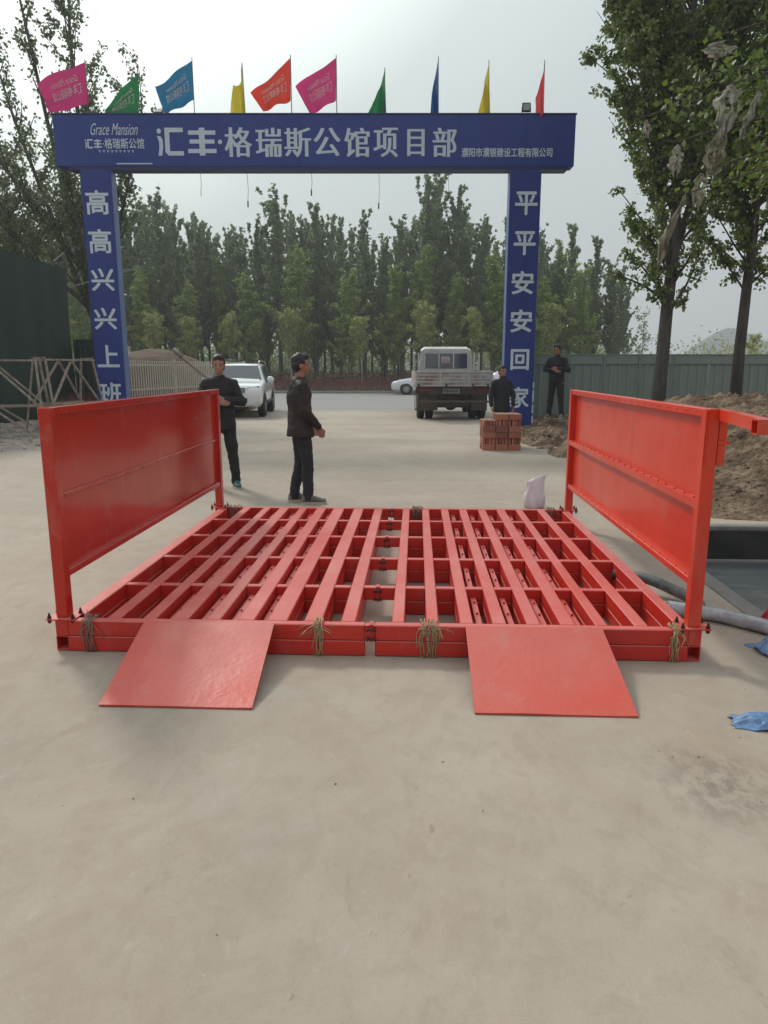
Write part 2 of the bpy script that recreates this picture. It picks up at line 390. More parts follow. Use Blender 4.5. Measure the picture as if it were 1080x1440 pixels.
# ------------------------------------------------------------------ the setting
def ground_mat():
    m = bpy.data.materials.new('concrete_apron'); m.use_nodes = True
    t = m.node_tree; L = t.links.new; p = t.nodes['Principled BSDF']; p.inputs['Roughness'].default_value = .82
    p.inputs['Specular IOR Level'].default_value = .35
    tcn = t.nodes.new('ShaderNodeTexCoord')
    def nse(sc_, det, rg=.6, st=None, dist=0):
        n = t.nodes.new('ShaderNodeTexNoise'); n.inputs['Scale'].default_value = sc_; n.inputs['Detail'].default_value = det; n.inputs['Roughness'].default_value = rg; n.inputs['Distortion'].default_value = dist
        if st:
            mp = t.nodes.new('ShaderNodeMapping'); mp.inputs['Scale'].default_value = st; mp.inputs['Rotation'].default_value = (0, 0, .25); L(tcn.outputs['Object'], mp.inputs[0]); L(mp.outputs[0], n.inputs['Vector'])
        else: L(tcn.outputs['Object'], n.inputs['Vector'])
        return n.outputs['Fac']
    def rng(x, a, b, c=0, d=1):
        r = t.nodes.new('ShaderNodeMapRange'); r.inputs[1].default_value, r.inputs[2].default_value, r.inputs[3].default_value, r.inputs[4].default_value = a, b, c, d
        L(x, r.inputs[0]); return r.outputs[0]
    def mixc(f, a, b, bt='MIX'):
        x = t.nodes.new('ShaderNodeMix'); x.data_type = 'RGBA'; x.blend_type = bt
        if isinstance(f, float): x.inputs[0].default_value = f
        else: L(f, x.inputs[0])
        for s_, v in ((6, a), (7, b)):
            if isinstance(v, tuple): x.inputs[s_].default_value = (*v, 1)
            else: L(v, x.inputs[s_])
        return x.outputs[2]
    def mul(a, b):
        q = t.nodes.new('ShaderNodeMath'); q.operation = 'MULTIPLY'; L(a, q.inputs[0])
        if isinstance(b, float): q.inputs[1].default_value = b
        else: L(b, q.inputs[1])
        return q.outputs[0]
    c = mixc(rng(nse(.55, 5), .36, .64), (0.305, 0.252, 0.202), (0.395, 0.335, 0.275))
    c = mixc(rng(nse(1.7, 6, .65, (1, .6, 1), .6), .50, .68, 0, .6), c, (0.325, 0.245, 0.18))      # brownish mud film
    c = mixc(rng(nse(1.1, 5, .6, (.8, 1.1, 1)), .58, .72, 0, .5), c, (0.335, 0.335, 0.295))      # pale cement film
    c = mixc(rng(nse(5, 8, .75, (1, .45, 1), 1.2), .56, .70, 0, .6), c, (0.25, 0.195, 0.15))     # scuffs
    c = mixc(rng(nse(45, 6, .85), .55, .75, 0, .5), c, (0.20, 0.165, 0.13))
    c = mixc(rng(nse(150, 3, .8), .52, .75, 0, .35), c, (0.21, 0.18, 0.15))
    c = mixc(rng(nse(2.6, 9, .75, (1, .8, 1), .8), .44, .60, 0, .5), c, (0.365, 0.318, 0.262))
    c = mixc(rng(nse(7.5, 7, .72, (1, .75, 1), .5), .47, .66, 0, .5), c, (0.285, 0.232, 0.183))
    c = mixc(rng(nse(15, 6, .7, (1, .55, 1), 1.0), .62, .70, 0, .5), c, (0.41, 0.37, 0.315))
    c = mixc(rng(nse(3.1, 9, .8, (.9, .5, 1), 2.0), .635, .68, 0, .75), c, (0.185, 0.145, 0.11))
    # dark scuffed stain near the blue sheet
    sx = t.nodes.new('ShaderNodeVectorMath'); sx.operation = 'DISTANCE'; sx.inputs[1].default_value = (1.17, 2.52, 0)
    L(tcn.outputs['Object'], sx.inputs[0])
    st = mul(rng(sx.outputs['Value'], .02, .34, 1, 0), rng(nse(17, 9, .8, (1, .6, 1), .3), .44, .56))
    c = mixc(mul(st, .75), c, (0.13, 0.115, 0.092))
    # tyre tracks of dust far off
    c = mixc(rng(nse(.35, 4, .5, (.15, 1.6, 1)), .48, .62, 0, .4), c, (0.42, 0.375, 0.30))
    L(c, p.inputs['Base Color'])
    b = t.nodes.new('ShaderNodeBump'); b.inputs['Strength'].default_value = .35; b.inputs['Distance'].default_value = .012
    hh = t.nodes.new('ShaderNodeMath'); hh.operation = 'ADD'; L(nse(9, 8, .7), hh.inputs[0]); L(mul(nse(90, 4, .7), .35), hh.inputs[1])
    L(hh.outputs[0], b.inputs['Height']); L(b.outputs[0], p.inputs['Normal'])
    return m
M['concrete'] = ground_mat()
M['earth'] = mat('dry_earth', (0.20, 0.155, 0.11), (0.27, 0.215, 0.155), rough=.95, scale=1.2, bump=.6, bscale=9)
M['asphalt'] = mat('grey_road', (0.21, 0.205, 0.195), (0.26, 0.25, 0.235), rough=.85, scale=.5, stretch=(.2, 2, 1), bump=.1, bscale=40)
M['kerb'] = mat('kerb_stone', (0.30, 0.29, 0.27), (0.22, 0.21, 0.2), rough=.85, scale=4)
M['pitwall'] = mat('black_pit_lining', (0.012, 0.012, 0.011), (0.03, 0.028, 0.024), rough=.5, scale=3, bump=.2)
M['coping'] = mat('cement_edge', (0.22, 0.21, 0.195), (0.15, 0.145, 0.135), rough=.85, scale=5, bump=.3)
M['water'] = mat('pit_water', (0.055, 0.07, 0.078), (0.11, 0.12, 0.12), rough=.12, scale=2.5, spec=.5, stretch=(.5, 2, 1), bump=.06, bscale=5)
PX0, PX1, PY0, PY1 = 2.245, 6.5, 2.6, 6.93           # the settling pit
def sheet_with_hole(name, x0, x1, y0, y1, z, m, nx=1):
    b = MB()
    for a in ((x0, PX0, y0, y1), (PX1, x1, y0, y1), (PX0, PX1, y0, PY0), (PX0, PX1, PY1, y1)):
        b.add([(a[0], a[2], z), (a[1], a[2], z), (a[1], a[3], z), (a[0], a[3], z)], [(0, 1, 2, 3)])
    return tag(b.build(name, m), kind='structure')
sheet_with_hole('ground', -1500, 1500, -300, 2500, -0.006, M['earth'])
sheet_with_hole('concrete_apron', -14, 14, -8, 27.5, 0.0, M['concrete'])
tag(MB().add([(-120, 27.0, -.001 + .005), (120, 27.0, .004), (120, 44.6, .004), (-120, 44.6, .004)], [(0, 1, 2, 3)]).build('road', M['asphalt']), kind='structure')
tag(MB().box(-120, 120, 44.6, 44.85, 0, .14, .02).build('kerb', M['kerb']), kind='structure')
tag(MB().box(-120, 120, 44.85, 47.5, -.02, .12).build('verge', M['earth']), kind='structure')
# pit
pb = MB(); D = -.62
pb.add([(PX0, PY0, 0), (PX0, PY1, 0), (PX0, PY1, D), (PX0, PY0, D)], [(0, 1, 2, 3)])
pb.add([(PX0, PY1, 0), (PX1, PY1, 0), (PX1, PY1, D), (PX0, PY1, D)], [(0, 1, 2, 3)])
pb.add([(PX1, PY1, 0), (PX1, PY0, 0), (PX1, PY0, D), (PX1, PY1, D)], [(0, 1, 2, 3)])
pb.add([(PX1, PY0, 0), (PX0, PY0, 0), (PX0, PY0, D), (PX1, PY0, D)], [(0, 1, 2, 3)])
pb.add([(PX0, PY0, D), (PX1, PY0, D), (PX1, PY1, D), (PX0, PY1, D)], [(0, 1, 2, 3)])
tag(pb.build('pit_wall', M['pitwall']), kind='structure')
wz = -.30
tag(MB().add([(PX0, PY0, wz), (PX1, PY0, wz), (PX1, PY1, wz), (PX0, PY1, wz)], [(0, 1, 2, 3)]).build('pit_water', M['water']), kind='structure')
tag(MB().box(PX0 + .002, PX1, PY1 - .045, PY1 - .002, wz - .02, wz + .016).build('pit_ledge', M['kerb']), kind='structure')
cp = MB().box(PX0 - .14, PX1, PY1, PY1 + .12, -.003, .045, .01)
cp.box(PX0 - .13, PX0, PY0, PY1 - .003, -.003, .006)
tag(cp.build('pit_coping', M['coping']), kind='structure')

# earth banks and dirt at the right and left: real relief
def fbm(x, y, z=0, o=5): return noise.fractal(Vector((x, y, z)), 1.0, 2.1, o)
def relief(name, x0, x1, y0, y1, step, fn, m):
    nx = int((x1 - x0) / step) + 1; ny = int((y1 - y0) / step) + 1
    V = []; 
    for j in range(ny):
        for i in range(nx):
            x = x0 + i * step; y = y0 + j * step
            V.append((x, y, fn(x, y)))
    F = [(j * nx + i, j * nx + i + 1, (j + 1) * nx + i + 1, (j + 1) * nx + i) for j in range(ny - 1) for i in range(nx - 1)
         if max(V[j * nx + i][2], V[j * nx + i + 1][2], V[(j + 1) * nx + i][2], V[(j + 1) * nx + i + 1][2]) > -.02]
    return tag(link(name, fast_mesh(name, V, F, m, True)), kind='structure')
def sstep(a, b, x):
    t_ = max(0, min(1, (x - a) / (b - a))); return t_ * t_ * (3 - 2 * t_)
def bank(x, y):
    n = fbm(x * .9, y * .9); n2 = fbm(x * 3.3, y * 3.3, 5); n3 = abs(fbm(x * 7.5, y * 7.5, 9, 3))
    e1 = sstep(7.12, 9.2, y) * (1 - sstep(11, 14.8, y) * (1 - .75 * sstep(4.8, 6.2, x)))*(1 - sstep(15, 18, y)) * sstep(2.5 + n * .25, 4.3, x)
    h = 1.02 * e1
    h += .12 * sstep(14, 17, y) * sstep(3.2, 6, x)
    e2 = sstep(1.85 + n * .5 + max(0, 15 - y) * .16, 3.0 + max(0, 14 - y) * .12, x) * sstep(9.2, 12, y)
    h += .10 * e2 + .16 * sstep(17.8, 19.2, y) * sstep(2.6, 3.6, x) - .03
    amp = min(1, max(e1, e2) * 1.6)
    h += amp * (n * .20 + n2 * .11 + n3 * .09 + .035 * abs(fbm(x * 16, y * 16, 2, 2)))
    edge = sstep(7.06, 7.3, y)
    return h * edge - .03 * (1 - edge) - (1 - sstep(1.5, 1.95, x)) * .1
M['bank'] = mat('turned_soil', (0.115, 0.072, 0.043), (0.27, 0.19, 0.125), rough=.97, scale=3.4, detail=14, bump=1.0, bscale=16, fac=(.42, .60), bdist=.11)
relief('earth_bank', 1.4, 15, 7.06, 21.5, .06, bank, M['bank'])
def left_dirt(x, y):
    n = fbm(x * .8, y * .8, 3); n2 = fbm(x * 4, y * 4, 8)
    e_ = sstep(12.9 + n * .5, 13.9, y) * (1 - sstep(-7.6 + n * .3, -6.9, x)) * (1 - sstep(19, 21.5, y))
    return e_ * (.07 + .10 * sstep(14.4, 16, y) + n2 * .07 + abs(n) * .06) - .03
M['rubble'] = mat('pale_rubble_soil', (0.20, 0.165, 0.135), (0.42, 0.36, 0.31), rough=.95, scale=6, detail=9, bump=.9, bscale=20)
relief('rubble_strip', -17, -6.6, 12.6, 22, .09, left_dirt, M['rubble'])
# brown soil heap behind the picket railing
def heap(x, y):
    d = math.hypot((x + 10.0) / 3.9, (y - 27.2) / 3.8)
    return 2.25 * max(0, 1 - d * d) ** 1.0 + fbm(x, y, 4) * .12 - .05
M['heapm'] = mat('netted_soil', (0.13, 0.075, 0.048), (0.07, 0.055, 0.035), rough=.95, scale=5, bump=.8, bscale=30)
relief('soil_heap', -14.2, -5.8, 22.8, 31.5, .15, heap, M['heapm'])
# far hill
def hill(x, y):
    return 27 * math.exp(-((x - 232) / 26) ** 2) * math.exp(-((y - 560) / 60) ** 2) + 17 * math.exp(-((x - 330) / 90) ** 2 - ((y - 600) / 80) ** 2) + 1.2 * fbm(x * .05, y * .05) - 1
M['hillm'] = mat('hill_scrub', (0.03, 0.045, 0.045), (0.05, 0.065, 0.055), rough=.95, scale=.05)
relief('hill', 140, 640, 420, 800, 6, hill, M['hillm'])

# loose stones and clods (uncountable)
def scatter(name, spots, m, label):
    rng_ = np.random.default_rng(7); V = []; F = []
    base = np.array([(1, 0, 0), (-1, 0, 0), (0, 1, 0), (0, -1, 0), (0, 0, 1), (0, 0, -.6)], float)
    bf = np.array([(0, 2, 4), (2, 1, 4), (1, 3, 4), (3, 0, 4), (2, 0, 5), (1, 2, 5), (3, 1, 5), (0, 3, 5)])
    for k, (x, y, z, r) in enumerate(spots):
        b = base * (r * rng_.uniform(.5, 1.3, (6, 1))) * np.array([1, 1, .7]); a = rng_.uniform(0, 6.3)
        R_ = np.array([[math.cos(a), -math.sin(a), 0], [math.sin(a), math.cos(a), 0], [0, 0, 1]])
        V.append(b @ R_.T + (x, y, z)); F.append(bf + 6 * k)
    o = link(name, fast_mesh(name, np.concatenate(V), np.concatenate(F), m))
    return tag(o, label, kind='stuff')
rs = random.Random(3)
sp = []
for _ in range(9000):
    x = rs.uniform(1.7, 9); y = rs.uniform(7.2, 19.5); z = bank(x, y)
    if z > 0.0: sp.append((x, y, z, rs.uniform(.006, .028) * (1 if rs.random() < .95 else 2.2)))
scatter('clods', sp, M['bank'], 'loose clods and lumps of earth on the dirt bank')
sp = []
for _ in range(900):
    x = rs.uniform(-13, -6.8); y = rs.uniform(13, 18); z = left_dirt(x, y)
    if z > -.01: sp.append((x, y, z, rs.uniform(.015, .07)))
M['rubstone'] = mat('broken_concrete', (0.42, 0.38, 0.35), (0.25, 0.2, 0.17), rough=.9, scale=3)
scatter('rubble', sp, M['rubstone'], 'broken concrete rubble beside the green netted shed')
sp = [(rs.uniform(-3, 2.2), rs.uniform(1.0, 3.0) if rs.random() < .3 else rs.uniform(3, 12), .002, rs.uniform(.002, .006)) for _ in range(130)]
M['pebble'] = mat('pebble', (0.13, 0.11, 0.09), rough=.9)
scatter('pebbles', sp, M['pebble'], 'tiny pebbles and crumbs on the concrete')

# verge scrub between road and wood
def blades(name, n, fx, m, label, hmin, hmax, wd, seed):
    r_ = np.random.default_rng(seed)
    P = np.array([fx(r_) for _ in range(n)])
    h = r_.uniform(hmin, hmax, n); a = r_.uniform(0, PI, n); lean = r_.normal(0, .25, (n, 2)) * h[:, None]
    dx = np.cos(a) * wd; dy = np.sin(a) * wd
    V = np.empty((n, 3, 3)); V[:, 0] = P + np.stack([dx, dy, 0 * h], 1); V[:, 1] = P - np.stack([dx, dy, 0 * h], 1)
    V[:, 2] = P + np.stack([lean[:, 0], lean[:, 1], h], 1)
    o = link(name, fast_mesh(name, V.reshape(-1, 3), np.arange(n * 3).reshape(-1, 3), m))
    return tag(o, label, kind='stuff')
blades('dry_grass', 16000, lambda r: (r.uniform(-28, 28), r.uniform(44.95, 47.3), .1), M['scrub'], 'dry brown grass on the verge across the road', .12, .5, .045, 1)
blades('red_groundcover', 20000, lambda r: (r.uniform(-30, 30), 46.6 + abs(r.normal(0, 2.2)), .1), M['scrubred'], 'reddish low shrubs under the trees across the road', .25, .85, .05, 2)

blades('weeds', 9000, lambda r: (-7.5 - r.uniform(.1, 3.6) + r.uniform(0, 1.2), 19.6 + r.uniform(0, 9.5), 0), M['scrubred'], 'dark brown weeds and litter behind the picket railing', .25, .9, .04, 6)

# ------------------------------------------------------------------ trees
def leaves(P, size, seed, nrm_up=.3, aspect=.8, smin=.6):
    r_ = np.random.default_rng(seed); n = len(P)
    d = r_.normal(0, 1, (n, 3)); d[:, 2] -= .5; d /= np.linalg.norm(d, axis=1)[:, None]
    q = r_.normal(0, 1, (n, 3)); s_ = np.cross(d, q); s_ /= np.linalg.norm(s_, axis=1)[:, None] + 1e-9
    nn = np.cross(d, s_)
    L = size * r_.uniform(smin, 1.15, n)[:, None]; W = L * aspect * .5
    V = np.empty((n, 4, 3))
    V[:, 0] = P
    V[:, 1] = P + d * L * .42 + s_ * W + nn * L * .10
    V[:, 2] = P + d * L
    V[:, 3] = P + d * L * .42 - s_ * W + nn * L * .10
    F = np.empty((n, 2, 3), np.int32); b = np.arange(n)[:, None] * 4
    F[:, 0] = b + [0, 1, 2]; F[:, 1] = b + [0, 2, 3]
    return V.reshape(-1, 3), F.reshape(-1, 3)
def curve_pts(p, d, L, n, wob, up, r):
    pts = [Vector(p)]; d = Vector(d).normalized()
    for i in range(n):
        d = (d + Vector((r.gauss(0, wob), r.gauss(0, wob), r.gauss(0, wob) + up))).normalized()
        pts.append(pts[-1] + d * (L / n))
    return pts
def tree_proto(name, H, tr, clear, nb, steep, blen, nleaf, lsize, spread, mleaf, mbark, seed, leaders=None, twigs=4, tdroop=.1, lean=0.0, shape='cone', aspect=.8):
    """returns (trunk_mesh, crown_mesh). leaders: list of (z start, dx, dy) forks off the trunk"""
    r = random.Random(seed); nr = np.random.default_rng(seed)
    tb = MB()
    tpts = [Vector((0, 0, -.1))]
    segs = 10
    for i in range(1, segs + 1):
        z = H * .96 * i / segs
        tpts.append(Vector((lean * z + r.gauss(0, .012) * z ** .7 * 1.0, r.gauss(0, .012) * z ** .7, z)))
    tb.tube(tpts, [tr * (1 - .92 * (i / segs) ** .8) + .004 for i in range(segs + 1)], 8)
    axes = [(tpts, clear, H)]
    for (z0, dx, dy, L) in (leaders or []):
        i = min(segs - 1, int(z0 / (H * .96) * segs)); f = z0 / (H * .96) * segs - i
        st = tpts[i].lerp(tpts[i + 1], f)
        pp = curve_pts(st, (dx, dy, 1), L, 8, .04, .035, r)
        r0 = tr * .5
        tb.tube(pp, [r0 * (1 - .9 * k / 8) + .004 for k in range(9)], 6)
        axes.append((pp, z0 + 1.0, None))
    P = []
    tot = len(axes)
    for ai, (pts, zc, _) in enumerate(axes):
        ztop = pts[-1].z; z0 = max(zc, pts[0].z)
        cnt = nb if ai == 0 else int(nb * .55)
        for b in range(cnt):
            u = (b + r.random()) / cnt
            z = z0 + (ztop - z0) * u ** .9
            k = 0
            while k < len(pts) - 2 and pts[k + 1].z < z: k += 1
            f = (z - pts[k].z) / max(1e-6, pts[k + 1].z - pts[k].z)
            st = pts[k].lerp(pts[k + 1], max(0, min(1, f)))
            az = r.uniform(0, 2 * PI)
            if shape == 'cone': Lb = blen * (1 - .78 * u) * r.uniform(.6, 1.15)
            elif shape == 'spire': Lb = blen * (1 - .25 * u) * r.uniform(.45, 1.25)
            elif shape == 'column': Lb = blen * (1 - .55 * u ** 2) * r.uniform(.55, 1.2)
            else: Lb = blen * math.sin(PI * (.22 + .70 * u)) * r.uniform(.6, 1.15)
            if ai: Lb *= .6
            el = steep * r.uniform(.8, 1.15)
            if shape == 'spire': el = min(1.50, steep + (1.46 - steep) * u + r.gauss(0, .08))
            d = (math.cos(az) * math.cos(el), math.sin(az) * math.cos(el), math.sin(el))
            bp = curve_pts(st, d, Lb, 5, .10, .04, r)
            tb.tube(bp, [max(.004, tr * .22 * (1 - u * .6) * (1 - .85 * q / 5)) for q in range(6)], 4, cap=False)
            nl = int(nleaf / (nb * (1 + .55 * (tot - 1))) * (Lb / blen) * 1.5)
            # leaves sit in clusters on twigs along the branch
            for tw in range(twigs):
                g = r.uniform(.15, 1)
                j = min(4, int(g * 5)); o_ = bp[j].lerp(bp[j + 1], g * 5 - j)
                td = Vector((r.gauss(0, 1), r.gauss(0, 1), r.gauss(-tdroop, .6))).normalized()
                tl = spread * r.uniform(.5, 1.4)
                if tr > .09: tb.tube([o_, o_ + td * tl], [.006, .003], 3, cap=False)
                m_ = max(2, nl // twigs)
                tt = nr.uniform(.0, 1.0, m_)[:, None]
                P.append(np.array(o_)[None] + np.array(td)[None] * tt * tl + nr.normal(0, spread * .28, (m_, 3)))
    P = np.concatenate(P)
    V, F = leaves(P, lsize, seed + 1, aspect=aspect)
    return tb.mesh(name + '_trunk', mbark), fast_mesh(name + '_crown', V, F, mleaf)
def plant(name, proto, x, y, z, sc_=1.0, rz=0.0, label='', cat='tree', group=None, sz=None, tilt=(0, 0)):
    o = empty(name, (x, y, z), 0, label, cat, group)
    o.rotation_euler = (tilt[0], tilt[1], rz)
    o.scale = (sc_, sc_, sz or sc_)
    link('trunk', proto[0], o); link('crown', proto[1], o)
    return o

# the wood across the road: poplars standing in rows
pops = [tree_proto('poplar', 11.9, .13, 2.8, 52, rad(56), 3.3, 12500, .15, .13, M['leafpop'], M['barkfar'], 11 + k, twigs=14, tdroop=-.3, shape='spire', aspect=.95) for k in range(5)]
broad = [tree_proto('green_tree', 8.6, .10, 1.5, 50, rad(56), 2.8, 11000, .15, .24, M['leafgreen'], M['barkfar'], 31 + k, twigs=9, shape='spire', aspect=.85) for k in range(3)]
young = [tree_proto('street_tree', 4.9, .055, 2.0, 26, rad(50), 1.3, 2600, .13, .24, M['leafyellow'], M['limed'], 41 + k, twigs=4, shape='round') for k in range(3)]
thin = [tree_proto('sapling', 5.2, .05, 1.2, 20, rad(60), 1.2, 420, .16, .25, M['leafpop'], M['barkfar'], 51 + k, twigs=3, shape='column') for k in range(3)]
rt = random.Random(21)
def stretch_of(x, yy):
    u = 540 + (x + .0447 * yy) / yy * 1010
    for lim, t_ in ((115, 'left of the left gate column'), (270, 'left of the off-roader'), (390, 'above the white off-roader'), (520, 'above the white saloon'), (600, 'just left of the truck cab'), (705, 'above the flatbed truck'), (2000, 'right of the right gate column')):
        if u < lim: return t_
def topz(x):   # crown-line of the wood, rising and falling as in the photograph
    return 1.0 + .07 * math.sin(x * .55) + .05 * math.sin(x * 1.7 + 1)
G1 = 'poplars in the wood across the road'
for row, (yy, x0, x1, dx) in enumerate(((54.5, -30, 14.5, 1.9), (57.5, -32, 15.5, 1.8), (61, -36, 16.5, 1.9), (65.5, -39, 17, 2.0), (71, -43, 17, 2.2))):
    x = x0 + rt.random()
    while x < x1:
        hgt = (12.2 + rt.uniform(-1.3, 1.1) + (yy - 55) * .045) * topz(x)
        if -1.2 < x < 2.2 and row < 2: hgt *= 1.1
        if x > 10: hgt *= .86
        if x > 13.2: hgt *= .8
        q = hgt / 13.2
        plant('poplar_tree', pops[rt.randrange(5)], x + rt.uniform(-.4, .4), yy + rt.uniform(-1.2, 1.2), .0, q * rt.uniform(.9, 1.05), rt.uniform(0, 6.28),
              ('slender poplar in the front row, ' if row == 0 else 'slender poplar deep in the wood, ') + stretch_of(x, yy), 'tree', G1, sz=q)
        x += dx * rt.uniform(.75, 1.25)
# the tall pyramid-shaped poplar behind the truck
plant('poplar_tree', pops[1], .6, 53.5, 0, 1.12, 1.0, 'tallest pyramid-shaped poplar rising behind the flatbed truck', 'tree', 'tall poplars at the edge of the wood', sz=1.13)
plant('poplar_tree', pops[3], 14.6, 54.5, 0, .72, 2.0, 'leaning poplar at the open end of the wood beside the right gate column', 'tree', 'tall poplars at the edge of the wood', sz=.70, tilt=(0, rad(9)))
for (yb_, st_) in ((51.3, 0), (56.5, 1)):
    x = -28.5
    while x < 13:
        plant('green_tree', broad[rt.randrange(3)], x, yb_ + rt.uniform(-1, 1.2), 0, rt.uniform(.8, 1.15), rt.uniform(0, 6.28),
              ('bushy green tree in front ' if not st_ else 'green tree one row back ') + stretch_of(x, yb_), 'tree', 'bushy trees at the front of the wood', sz=rt.uniform(.72, 1.1))
        x += rt.uniform(2.1, 4.2)
def thicket(name, n, x0, x1, y0, y1, z1, m, label, seed, size):
    r_ = np.random.default_rng(seed)
    P = np.stack([r_.uniform(x0, x1, n), r_.uniform(y0, y1, n), .1 + z1 * r_.beta(1.1, 1.6, n)], 1)
    V, F = leaves(P, size, seed); return tag(link(name, fast_mesh(name, V, F, m)), label, kind='stuff')
thicket('undergrowth', 60000, -52, 22, 72, 92, 4.6, M['leafpop'], 'dim undergrowth closing the wood behind the trunks', 3, .34)
thicket('low_undergrowth', 26000, -34, 16, 49.5, 60, 1.3, M['scrub'], 'dry brown undergrowth between the trunks', 4, .16)
ST = [(-17.4, 'young yellow-green street tree right of the left gate column', 1.0), (-15.0, 'slim street tree with pale trunk above the picket railing', .95), (-12.4, 'young street tree with limewashed trunk behind the white off-roader', 1.0),
      (-8.3, 'young street tree with limewashed trunk behind the man in the leather jacket', 1.05), (-3.6, 'yellow-green street tree between the leather-jacket man and the white saloon', .95), (.45, 'yellow-green street tree with limewashed trunk just left of the truck cab', 1.12), (3.6, 'young street tree with limewashed trunk above the truck cab roof', 1.05), (8.5, 'yellow-green street tree just right of the right gate column', 1.1), (-23.5, 'young street tree left of the left gate column', 1.0)]
for k, (x, lab, q) in enumerate(ST):
    plant('street_tree', young[k % 3], x, 48.2, .1, q, k * 1.3, lab, 'tree', 'young street trees along the road')
for k, (x, y, q, lab) in enumerate(((15.5, 58, .95, 'thin sapling nearest the wood above the green fence'), (18.1, 60, 1.15, 'tallest bare sapling above the green fence'), (17.0, 66, .9, 'short sapling between two taller ones above the green fence'), (20.0, 62, .8, 'low sapling just left of the nearer poplar trunk'),
                                  (24.6, 55, .8, 'small round young tree between the two near poplar trunks'), (28.3, 60, .75, 'small sapling in front of the distant hill'), (33.5, 62, .85, 'sapling right of the farther poplar trunk'), (36.5, 70, 1.0, 'sapling at the right end of the green fence'))):
    plant('sapling', thin[k % 3] if k != 4 else young[1], x, y, 0, q, k, lab, 'tree', 'saplings beyond the green fence')
tag(link('bush', leaf_b := fast_mesh('bush', *leaves(np.random.default_rng(4).normal(0, 1, (3500, 3)) * (1.9, 1.0, .8) + (0, 0, 1.6), .17, 5), M['leafyellow']), loc=(19.5, 47, 0)), 'low pale-green bush showing over the green fence', 'bush')

ORD = 'first second third fourth fifth sixth seventh eighth ninth tenth'.split()
same = {}
for o_ in bpy.data.objects:
    if o_.get('group') in (G1, 'bushy trees at the front of the wood') and 'deep' not in o_['label']: same.setdefault(o_['label'], []).append(o_)
for lab_, os_ in same.items():
    if len(os_) > 1:
        os_.sort(key=lambda q: q.location.x / q.location.y)
        for k_, o_ in enumerate(os_): o_['label'] = ORD[k_] + ' from the left: ' + lab_
# left tall trees
tA = tree_proto('tall_poplar', 15.5, .20, 2.6, 46, rad(56), 2.4, 24000, .125, .24, M['leafleft'], M['bark'], 71, leaders=[(3.0, -.42, .05, 11.5), (3.6, -.18, -.25, 11), (4.2, .30, .1, 7.0), (4.4, -.75, .1, 9), (3.0, .50, -.1, 5.4), (3.4, -1.1, 0, 5.5), (3.2, .2, -.5, 4.8)], twigs=9, tdroop=.35, shape='column')
plant('tall_poplar', tA, -10.9, 24.5, 0, 1.0, 0, 'tall many-stemmed poplar rising behind the left gate column', 'tree')
tB = tree_proto('broad_poplar', 9.9, .16, 2.6, 42, rad(35), 3.4, 16000, .125, .28, M['leafleft'], M['bark'], 72, leaders=[(3.0, .5, -.1, 5.5), (3.6, -.4, 0, 6.5)], twigs=9, tdroop=.2, shape='round')
plant('broad_poplar', tB, -15.3, 26.5, 0, 1.0, .4, 'spreading dark poplar behind the green netted shed', 'tree')
# right near poplars
tC = tree_proto('near_poplar', 12.2, .135, 2.2, 120, rad(50), 2.55, 80000, .082, .15, M['leafnear'], M['bark'], 81, leaders=[(3.2, .3, .1, 5.2), (3.0, -.28, .0, 5.0)], twigs=12, tdroop=.4, lean=.022, shape='round')
plant('near_poplar', tC, 4.32, 13.2, .15, 1.0, .3, 'nearer poplar with thick grey trunk behind the red right panel', 'tree')
tD = tree_proto('second_poplar', 11.6, .115, 2.0, 100, rad(48), 2.1, 52000, .082, .16, M['leafnear'], M['bark'], 82, leaders=[(2.5, -.55, .1, 3.2)], twigs=11, tdroop=.35, lean=.012, shape='column')
plant('near_poplar', tD, 6.15, 14.3, bank(6.15, 14.3) - .05, 1.0, 1.3, 'farther slim poplar growing from the dirt bank by the fence', 'tree')
plant('near_poplar', tC, 8.6, 14.8, bank(8.6, 14.8) - .05, 1.0, 2.6, 'poplar at the right edge of the picture behind the foreground leaves', 'tree')
